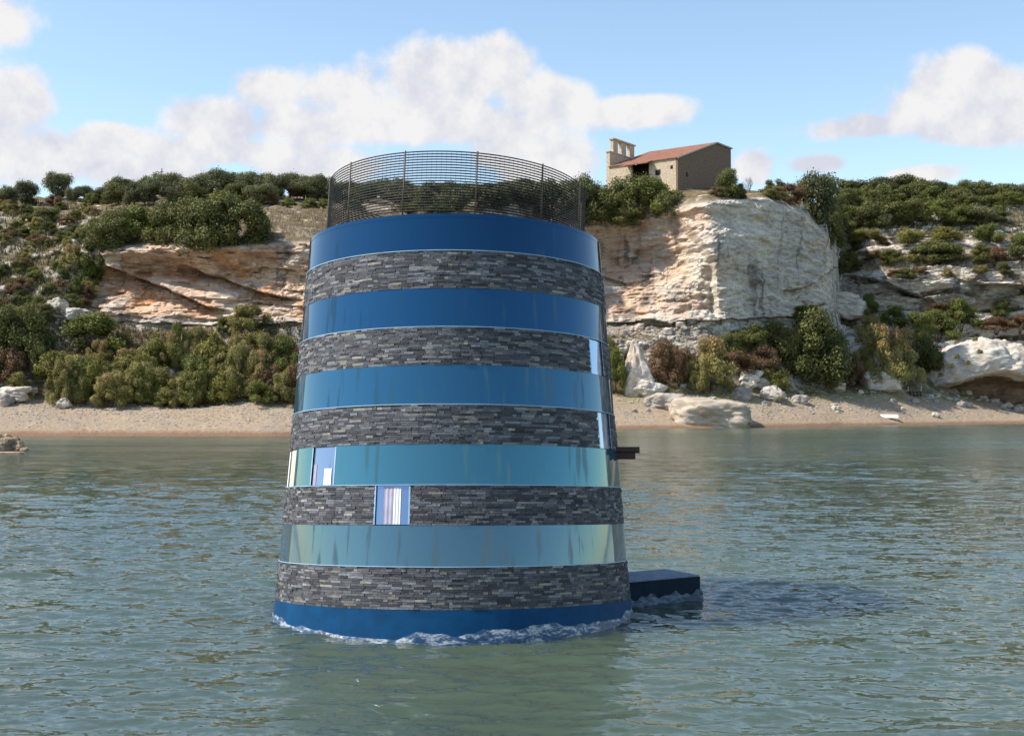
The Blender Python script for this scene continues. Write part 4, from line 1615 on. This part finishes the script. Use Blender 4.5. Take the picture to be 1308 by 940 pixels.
def plant(kind, u, vb, w, h, label, group=None, Y_=None, stem=True, dy=0.0, sink=0.03):
    g = ground(u, vb) if Y_ is None else P(u, vb, Y_)
    sc = g.y / F
    cat, nm, st = CATS[kind]
    W_, H_ = w / 2 * sc, h * sc * (1 + sink)
    g = g - Vector((0, 0, sink * H_))
    D_ = W_ * rnd.uniform(0.8, 1.05)
    if stem and kind != 'bare':
        o = empty(nm, (g.x, g.y + dy, g.z))
        c = bpy.data.objects.new('crown', rnd.choice(CROWN[kind]))
        t = bpy.data.objects.new(st, STEM[kind])
        for p in (c, t):
            C.objects.link(p)
            p.parent = o
    else:
        o = bpy.data.objects.new(nm, rnd.choice(CROWN[kind]))
        C.objects.link(o)
        o.location = (g.x, g.y + dy, g.z)
    o.scale = (W_, D_, H_)
    # turning a squashed crown stays believable because its plan is nearly round
    o.rotation_euler = (0, 0, rnd.uniform(0, 6.28))
    tag(o, label, cat, group)
    return o


vq = random.Random(99)
J = vq.uniform
# --- left skyline trees (u, top v, width)
NAMED = [('oak', 74, 250, 36, 34, 'round dark tree standing alone on the left skyline'),
         ('oak', 32, 262, 34, 30, 'dark tree lower left of the lone round skyline tree'),
         ('oak', 10, 266, 40, 28, 'spreading dark tree on the far left skyline'),
         ('dark', 62, 284, 40, 20, 'dark rounded bush on the slope below the lone skyline tree'),
         ('bare', 127, 240, 12, 9, 'tiny dry bush on the bare stretch of the left skyline'),
         ('rust', 70, 264, 26, 14, 'reddish brown shrub below the lone skyline tree')]
for a in NAMED:
    plant(*a)
LEFTSKY = [(108, 234, 22), (96, 236, 18), (122, 240, 18), (138, 234, 24), (155, 225, 34), (177, 231, 26), (197, 220, 30), (216, 224, 30), (236, 226, 28), (256, 222, 34), (277, 216, 36), (298, 219, 34),
           (319, 221, 24), (336, 223, 30), (352, 224, 26), (370, 221, 36), (388, 226, 32), (406, 223, 22), (424, 227, 30), (444, 228, 28), (463, 230, 32), (486, 231, 34), (508, 230, 36),
           (530, 233, 32), (552, 232, 30), (574, 233, 32), (598, 236, 34), (622, 233, 34), (646, 232, 30), (668, 228, 34), (690, 232, 36), (712, 234, 34)]
for u, t, w in LEFTSKY:
    vb = 254 + J(-2, 3)
    plant('oak', u, vb + 3, w * 1.35, vb + 2 - t, 'rounded grey green tree in the row along the left skyline', 'trees in the row along the left skyline')
for u, v, w, h in [(150, 262, 30, 30), (172, 266, 32, 32), (196, 264, 34, 34), (222, 264, 36, 32), (246, 262, 34, 30), (268, 258, 36, 28), (305, 262, 34, 26), (335, 263, 38, 26), (392, 258, 38, 26), (430, 258, 34, 24), (470, 262, 40, 24),
                   (505, 262, 40, 26), (540, 266, 40, 28), (575, 268, 42, 30), (610, 266, 42, 30), (640, 268, 44, 32), (664, 272, 44, 38), (690, 282, 52, 50), (718, 286, 56, 54), (742, 290, 50, 58)]:
    plant(vq.choice(['oak', 'dark', 'oak']), u, v, w * 1.1, h, 'dense tree in the second row below the left skyline', 'trees in the second row below the left skyline')
for u, v, w, h, k in [(370, 266, 30, 13, 'mid'), (395, 265, 34, 14, 'mid'), (415, 266, 26, 12, 'mid'), (350, 262, 14, 14, 'rust'), (375, 254, 16, 14, 'rust'), (450, 270, 34, 14, 'mid'), (520, 274, 40, 14, 'mid'), (560, 276, 40, 16, 'mid')]:
    plant(k, u, v, w, h, {'mid': 'low bright green bush along the back of the bare shelf above the left cliff', 'rust': 'dry brown bush at the back of the bare shelf above the left cliff'}[k],
          {'mid': 'green bushes at the back of the bare shelf', 'rust': 'brown bushes at the back of the bare shelf'}[k])
# --- bushes crowning the left cliff
for i, (k, u, v, w, h, lab) in enumerate([
    ('mid', 122, 350, 44, 56, 'bright green bush hanging over the left end of the left cliff'),
    ('dark', 148, 322, 62, 50, 'yellow topped bush mass on the left end of the left cliff'),
    ('mid', 172, 312, 60, 46, 'green bush in the middle of the hedge on the left cliff'),
    ('dark', 205, 312, 62, 56, 'dark bush above the dark hollow of the left cliff'),
    ('dark', 236, 312, 66, 58, 'broad dark bush next to the crown of the left cliff hedge'),
    ('dark', 270, 318, 84, 70, 'tallest dark bush crowning the left cliff'),
    ('mid', 282, 276, 36, 26, 'small bright green bush behind the tallest bush of the left cliff'),
    ('dark', 308, 318, 70, 60, 'dark bush drooping over the right end of the left cliff hedge'),
    ('dark', 330, 306, 36, 34, 'last small bush at the right end of the left cliff hedge'),
    ('mid', 112, 372, 34, 34, 'green bush below the hedge at the left end of the cliff'),
    ('tam', 92, 352, 34, 34, 'olive brown bush left of the cliff hedge'),
    ('mid', 98, 382, 26, 22, 'bright green shrub just above the left tip of the cliff')]):
    plant(k, u, v - 4, w, h, lab, dy=0.5, sink=0.14, stem=False)
# --- left slope maquis
labs = {'dark': 'low dark green shrub scattered on the left hillside', 'mid': 'low mid green shrub scattered on the left hillside', 'tam': 'olive brown scrub scattered on the left hillside', 'rust': 'dry brown scrub scattered on the left hillside'}
for i in range(230):
    v = J(256, 456)
    u = J(-70, 118 - max(0, v - 380) * 0.75 + (30 if v < 300 else 0))
    if v > 395 and u > 62:
        continue
    k = vq.choice(['dark', 'dark', 'mid', 'mid', 'tam', 'tam', 'rust'])
    w = J(14, 30) * (0.75 + (v - 250) / 420)
    plant(k, u, v, w, w * J(0.5, 0.75), labs[k], 'shrubs scattered on the left hillside', stem=w > 20)
for a in [('dark', 28, 470, 74, 76, 'large dark bush at the left edge above the beach'), ('dark', -8, 480, 60, 80, 'dark bush cut by the left edge of the picture'),
          ('mid', 30, 428, 60, 34, 'green bush above the large dark bush at the left edge'), ('bare', 66, 462, 44, 36, 'grey leafless bush beside the large dark bush at the left edge'),
          ('bare', 40, 492, 40, 36, 'grey twiggy bush above the left beach'), ('rust', 12, 490, 46, 44, 'reddish brown bush above the left beach at the edge'),
          ('tam', 24, 505, 34, 26, 'yellowish olive shrub at the back of the left beach'), ('tam', 35, 512, 24, 16, 'low yellow green tuft beside the bedded rock of the left beach'),
          ('dark', 52, 484, 36, 44, 'dark shrub between the twiggy bushes at the left'),
          ('mid', 124, 458, 84, 56, 'smooth rounded dark green bush below the left tip of the cliff'),
          ('tam', 318, 428, 66, 40, 'spiky grassy bush leaning on the foot of the left cliff'), ('dark', 288, 422, 22, 20, 'small dark bush left of the spiky grassy bush'),
          ('bare', 362, 424, 30, 28, 'dry grey bush at the cliff foot beside the tower')]:
    plant(*a)
# --- olive bushes behind the left beach
LAB = {'tam': 'feathery olive bush', 'yel': 'yellow green bush', 'rust': 'rust brown bush', 'mid': 'leafy green bush'}
for i in range(56):
    k = vq.choice(['tam', 'tam', 'tam', 'tam', 'tam', 'tam', 'tam', 'tam', 'yel', 'yel', 'rust', 'mid', 'mid'])
    if i < 26:
        u = 76 + i * 12.3 + J(-8, 8)
        v, h, w = J(506, 520), J(30, 64), J(26, 54)
        lab, gr = LAB[k] + ' in the front row behind the left beach', LAB[k] + 'es of the front row behind the left beach'
    else:
        u = 80 + (i - 26) * 10.6 + J(-8, 8)
        v, h, w = J(468, 492), J(30, 58), J(26, 54)
        if u < 160:
            v, h = v + 6, h * 0.72
        lab, gr = LAB[k] + ' in the back row behind the left beach', LAB[k] + 'es of the back row behind the left beach'
    plant(k, u, v, w, h, lab, gr)
for u, v, w, h in [(110, 508, 40, 40), (180, 516, 34, 34), (232, 516, 38, 40), (275, 514, 34, 34), (330, 508, 40, 40), (372, 506, 38, 40), (200, 520, 34, 18), (150, 512, 36, 40)]:
    plant('mid', u, v, w, h, 'dark green bush between the olive bushes behind the left beach', 'green bushes between the olive bushes of the left beach')

# --- bushes crowning the right cliff, left of the church
for a in [('dark', 752, 284, 50, 60, 'dark bush crowning the right cliff next to the tower fence'), ('dark', 782, 284, 62, 58, 'dark bush below the left corner of the church'),
          ('dark', 815, 280, 60, 58, 'rounded dark bush below the porch of the church'), ('mid', 838, 274, 58, 50, 'green bush below the wall of the church'),
          ('dark', 858, 274, 44, 36, 'low bush below the gable corner of the church'), ('dark', 800, 288, 50, 30, 'bush hanging over the brink of the right cliff'),
          ('dark', 930, 252, 38, 36, 'dark green bush at the right foot of the church gable'), ('mid', 945, 252, 20, 20, 'small bush between the gable bush and the bare bush'),
          ('bare', 957, 246, 38, 30, 'grey leafless bush right of the church'), ('rust', 916, 250, 20, 12, 'dry brown tuft at the foot of the church gable'),
          ('dark', 990, 246, 32, 20, 'dark bush on the brink right of the bare bush'), ('tam', 985, 252, 40, 16, 'dry olive scrub on the brink of the right cliff'),
          ('rust', 1012, 260, 40, 24, 'brown scrub on the sloping brink of the right cliff'),
          ('oak', 1044, 285, 58, 66, 'tall dark tree at the right shoulder of the cliff'), ('dark', 1060, 312, 38, 54, 'dark bush filling the gap right of the cliff'),
          ('dark', 1066, 300, 34, 48, 'dark bush behind the right shoulder of the cliff')]:
    plant(*a, stem=a[1] > 860 and a[0] == 'oak', sink=0.12)
# --- right skyline and hillside
for u, t, w in [(1078, 232, 40), (1098, 230, 44), (1122, 229, 50), (1146, 226, 56), (1170, 228, 54), (1194, 232, 46), (1212, 236, 34), (1236, 231, 44), (1258, 234, 34), (1278, 235, 38), (1298, 236, 40), (1322, 237, 40), (1350, 236, 44), (1085, 244, 30), (1226, 238, 30)]:
    vb = 258 + J(-2, 4)
    plant(vq.choice(['dark', 'oak']), u, vb, w, vb - t, 'dark rounded tree along the right skyline', 'trees along the right skyline')
labr = {'dark': 'dark green bush of the dense scrub below the right skyline', 'mid': 'mid green bush of the dense scrub below the right skyline', 'oak': 'rounded tree of the dense scrub below the right skyline'}
for u, v, w, h in [(1080, 275, 44, 34), (1105, 272, 48, 32), (1130, 270, 50, 34), (1160, 270, 54, 34), (1190, 272, 52, 34), (1218, 268, 40, 24), (1240, 276, 48, 30), (1265, 274, 40, 24), (1290, 266, 40, 20), (1085, 296, 44, 34), (1110, 294, 50, 36), (1138, 292, 52, 36),
                   (1165, 288, 50, 32), (1195, 288, 48, 30), (1225, 290, 44, 26), (1250, 292, 46, 28), (1272, 284, 30, 18), (1078, 310, 34, 26)]:
    k = vq.choice(['dark', 'dark', 'mid', 'oak'])
    plant(k, u, v, w, h, labr[k], 'dense scrub below the right skyline')
for a in [('yel', 1106, 310, 40, 18, 'flat rounded green bush on the rock shelf of the right hillside'), ('yel', 1158, 314, 34, 20, 'yellow green cushion bush on the pale ledge of the right hillside'),
          ('yel', 1208, 312, 52, 22, 'yellow flowering bush on the right hillside'), ('dark', 1200, 338, 66, 34, 'wide dark green bush in the middle of the right hillside'),
          ('dark', 1184, 336, 50, 24, 'dark bush left of the wide bush on the right hillside'), ('mid', 1262, 312, 44, 26, 'green bush right of the yellow flowering bush'),
          ('dark', 1252, 336, 40, 24, 'dark bush right of the wide bush on the right hillside'), ('rust', 1270, 338, 40, 22, 'brown shrub by the dark bush on the right hillside'),
          ('mid', 1302, 330, 34, 32, 'green bush cut by the right edge of the picture'), ('dark', 1130, 312, 18, 10, 'small dark shrub beside the pale ledge'),
          ('dark', 1095, 322, 20, 12, 'dark cushion shrub near the right side of the cliff'), ('mid', 1088, 348, 50, 26, 'green bush on the slope right of the cliff'),
          ('dark', 1140, 338, 34, 20, 'dark low bush on the ledge above the overhang'), ('rust', 1115, 334, 26, 14, 'brown low bush on the ledge above the overhang'),
          ('dark', 1158, 356, 30, 14, 'dark shrub on the rim of the slanting overhang'), ('rust', 1176, 352, 24, 12, 'brown shrub on the rim of the slanting overhang'),
          ('tam', 1210, 352, 18, 9, 'olive tuft on the pale rock right of the overhang'), ('dark', 1280, 352, 20, 16, 'dark tuft on the white rock near the right edge'),
          ('tam', 1248, 350, 24, 9, 'low olive tuft on the white rock'), ('rust', 1140, 354, 18, 9, 'small brown tuft at the left end of the overhang'),
          ('dark', 1302, 312, 20, 14, 'small dark bush high on the right edge'), ('dark', 1072, 352, 28, 22, 'dark bush at the lower right corner of the cliff')]:
    plant(*a)
# --- right shore
for a in [('mid', 785, 502, 34, 58, 'green bush beside the tower at the right shore'), ('yel', 782, 474, 20, 36, 'yellowish bush behind the tower at the right shore'),
          ('rust', 848, 493, 46, 56, 'reddish brown bush right of the pointed white rock'), ('rust', 868, 490, 36, 44, 'dry brown bush beside the light olive bush'),
          ('tam', 905, 499, 64, 68, 'tall light olive bush on the right shore'), ('tam', 888, 500, 36, 46, 'small olive bush at the left foot of the tall light olive bush'),
          ('dark', 932, 462, 40, 36, 'dark bush behind the tall light olive bush'), ('dark', 958, 456, 52, 42, 'broad dark bush below the foot of the right cliff'),
          ('dark', 985, 452, 50, 40, 'dark bush in the middle of the thicket below the cliff'), ('rust', 942, 478, 46, 32, 'rust red shrub under the dark thicket'),
          ('rust', 975, 482, 44, 40, 'brown twiggy shrub under the dark thicket'), ('dark', 1040, 488, 92, 94, 'largest dark bush of the right shore'),
          ('dark', 1062, 486, 60, 76, 'dark bush on the right flank of the largest dark bush'), ('dark', 1012, 480, 50, 60, 'dark bush on the left flank of the largest dark bush'),
          ('mid', 1030, 412, 46, 20, 'green bush under the lower right corner of the cliff'),
          ('yel', 993, 500, 46, 34, 'yellow green shrub behind the stone heap'), ('yel', 1062, 496, 30, 20, 'low yellow green shrub below the largest dark bush'),
          ('rust', 1090, 492, 30, 34, 'brown twiggy shrub right of the largest dark bush'),
          ('mid', 1107, 406, 30, 30, 'round green bush below the slanting overhang'), ('tam', 1115, 445, 40, 40, 'ochre tinted bush above the tall olive bush'),
          ('tam', 1125, 492, 62, 76, 'tall feathery olive bush above the square block'), ('tam', 1152, 490, 56, 70, 'pale olive bush on the right of the tall feathery one'),
          ('tam', 1098, 486, 34, 44, 'small olive bush on the left of the tall feathery one'),
          ('mid', 1140, 420, 44, 28, 'green bush in the thicket below the overhang'), ('mid', 1172, 440, 52, 40, 'bright green bush of the thicket below the overhang'),
          ('mid', 1200, 436, 54, 40, 'bright green bush near the right end of the thicket'), ('mid', 1228, 420, 46, 38, 'bright green bush topping the right end of the thicket'),
          ('dark', 1180, 474, 50, 50, 'dark bush behind the pale olive bush'), ('dark', 1196, 488, 36, 40, 'dark bush at the left tip of the huge boulder'),
          ('rust', 1200, 404, 40, 18, 'grey brown shrub under the overhang'),
          ('dark', 1280, 406, 28, 24, 'lone dark bush on the slope above the huge boulder'), ('rust', 1272, 426, 50, 20, 'brown scrub on the slope above the huge boulder'),
          ('rust', 1302, 424, 34, 22, 'brown scrub at the right edge above the huge boulder'), ('dark', 806, 470, 22, 30, 'dark shrub behind the pointed white rock')]:
    plant(*a)
for u, v in [(1246, 436), (1215, 470), (1222, 458), (1236, 466), (1202, 482), (1252, 452)]:
    plant('tam', u, v, 8, 6, 'tiny olive tuft growing on the huge boulder', 'tufts growing on the huge boulder', Y_=458, stem=False)


# beyond the frame on either side: a little more cover for other viewpoints
for i in range(26):
    u = J(-420, -80)
    plant('tam' if i % 2 else 'dark', u, J(470, 512), J(50, 70), J(40, 60), 'bush on the shore beyond the left edge', 'bushes beyond the left edge', stem=False)
for i in range(16):
    u = J(1360, 1620)
    plant('dark', u, J(300, 480), J(40, 70), J(30, 50), 'bush on the slope beyond the right edge', 'bushes beyond the right edge', stem=False)


for i in range(34):
    u = J(405, 770)
    plant(vq.choice(['tam', 'tam', 'mid', 'dark', 'rust']), u, J(432, 505), J(36, 60), J(30, 54), 'bush on the shore slope behind the tower', 'bushes on the slope behind the tower', stem=False)


def grass(name, n, fu, label, hmin, hmax, col):
    q = np.random.RandomState(n + 1)
    cos = []
    for i in range(n):
        u, v = fu(q)
        g = np.array(ground(u, v))
        for k in range(7):
            h = q.uniform(hmin, hmax)
            a = q.uniform(0, 6.28)
            w = np.array([math.cos(a), math.sin(a), 0]) * h * 0.10
            o = q.normal(0, 0.35, 3) * [1, 1, 0]
            l = q.normal(0, 0.3, 3) * h
            tip = g + o + np.array([l[0], l[1], h])
            cos.append(np.array([g + o - w, g + o + w, tip + w * 0.2, tip - w * 0.2]))
    co = np.concatenate(cos)
    m = NT(name)
    nz = m.noise(0.3, 4, 0.6, m.coords(kind='world'))
    mat = m.done(m.mix(m.rng(nz, 0.35, 0.65), col[0], col[1]), 0.8)
    o = link(name, mesh_np(name, co, np.arange(len(co)).reshape(-1, 4), False), mat)
    tag(o, label, 'grass', kind='stuff')


grass('grass', 1500, lambda q: (q.uniform(785, 1200), 501 + q.normal(0, 2.5)), 'yellow green grass along the back of the right beach', 0.25, 0.8, ((0.12, 0.125, 0.035), (0.30, 0.25, 0.10)))
grass('dry_grass', 2600, lambda q: (q.uniform(340, 720), 268 + 36 * q.uniform()), 'dry grass on the bare shelf above the left cliff', 0.3, 0.9, ((0.26, 0.17, 0.09), (0.38, 0.28, 0.16)))
grass('dry_grass', 2200, lambda q: (q.uniform(1075, 1308), 300 + 52 * q.uniform()), 'dry grass between the ledges of the right hillside', 0.3, 0.9, ((0.24, 0.15, 0.08), (0.36, 0.26, 0.15)))

def leftslope(q):
    v = 256 + 200 * q.uniform()
    return q.uniform(-70, 122 - max(0, v - 380) * 0.75 + (60 if v < 290 else 0)), v


grass('undergrowth', 2600, leftslope, 'low olive undergrowth covering the left hillside between the shrubs', 0.6, 1.6, ((0.085, 0.085, 0.030), (0.20, 0.165, 0.075)))
grass('undergrowth', 2600, lambda q: (q.uniform(1075, 1330), 258 + 45 * q.uniform()), 'low olive undergrowth under the scrub of the right skyline', 0.5, 1.5, ((0.050, 0.060, 0.020), (0.130, 0.120, 0.050)))
grass('undergrowth', 1500, lambda q: (q.uniform(78, 400), 420 + 60 * q.uniform()), 'low dry undergrowth between the left cliff and the olive bushes', 0.5, 1.3, ((0.08, 0.06, 0.03), (0.17, 0.13, 0.06)))

# ------------------------------------------------------------------ small things
def build_boat():
    g = ground(1133, 534)
    sc = g.y / F
    L, Wd, Hh = 26 * sc / 0.93, 2.1, 1.15
    n, k = 24, 10
    co = []
    for i in range(n + 1):
        f = i / n
        wv = Wd / 2 * (1 - max(0, (0.35 - f) / 0.35) ** 2.2) * (1 - 0.12 * f)
        wv = max(wv, 0.03)
        hv = Hh * (0.72 + 0.28 * math.sin(math.pi * min(1, f * 1.1)))
        for j in range(k + 1):
            a = math.pi * j / k
            co.append((-L / 2 + L * f, -wv * math.cos(a), hv * math.sin(a) ** 0.6))
    me = mesh_np('hull', co, grid_faces(n + 1, k + 1), True)
    o = empty('rowing_boat', g, R(-18))
    tag(o, 'white rowing boat lying upturned on the sand at the waterline', 'boat')
    white = simple('white_paint', (0.80, 0.80, 0.80), 0.4, 0.05)
    link('hull', me, white, o)
    bm = bmesh.new()
    vs = [bm.verts.new(c) for c in co[-(k + 1):]]
    bm.faces.new(vs)
    link('transom', bm_mesh('transom', bm), white, o)
    bm = bmesh.new()
    add_box(bm, (-L / 2 + 0.8, -0.05, Hh * 0.80), (L / 2 - 0.1, 0.05, Hh * 1.06), bevel=0.01)
    link('keel', bm_mesh('keel', bm), white, o)
    bm = bmesh.new()
    add_box(bm, (L / 2 - 0.05, -0.35, 0.12), (L / 2 + 0.04, 0.35, 0.62))
    link('transom_hole', bm_mesh('transom_hole', bm), simple('dark_hole', (0.03, 0.03, 0.035), 0.6), o)  # dark panel added to stand for the dark hole in the transom


build_boat()


def build_frame():
    g = ground(1168, 507)
    sc = g.y / F
    o = empty('wooden_stage', g, 0.05)
    tag(o, 'small dark wooden stage with two pale posts on the right beach', 'stage')
    pale = simple('pale_wood', (0.52, 0.48, 0.42), 0.8)
    dk = simple('tarred_wood', (0.035, 0.022, 0.016), 0.8)
    for x, h in ((-8 * sc, 12 * sc), (9 * sc, 14 * sc)):
        bm = bmesh.new()
        add_tube(bm, [(x, 0, -0.3), (x, 0, h)], 0.16, 8, 0.13)
        link('post', bm_mesh('post', bm, True), pale, o)
    bm = bmesh.new()
    add_box(bm, (-8.5 * sc, -0.9, 4.6 * sc), (9.5 * sc, 0.9, 5.8 * sc))
    for x in (-7 * sc, -2.5 * sc, 2 * sc, 6.5 * sc):
        add_box(bm, (x, -0.8, -0.2), (x + 0.45, -0.45, 4.597 * sc))
    add_box(bm, (-8.2 * sc, -0.95, 0.5 * sc), (9.0 * sc, -0.803, 2.2 * sc))
    link('platform', bm_mesh('platform', bm), dk, o)
    bm = bmesh.new()
    add_box(bm, (-13 * sc, -0.6, 0.1), (-8.8 * sc, 0.6, 3.4 * sc), bevel=0.08)
    link('crate', bm_mesh('crate', bm), dk, o)


build_frame()

p = P(206.5, 240, 445)
bm = bmesh.new()
sc = 445 / F
add_box(bm, (-0.13, -0.13, 0), (0.13, 0.13, 25 * sc))
add_box(bm, (-2.2 * sc, -0.10, 20.0 * sc), (2.2 * sc, 0.10, 20.9 * sc))
cr = link('summit_cross', bm_mesh('summit_cross', bm), simple('weathered_iron', (0.12, 0.11, 0.11), 0.7))
cr.location = p
tag(cr, 'thin cross rising above the trees on the left skyline', 'cross')
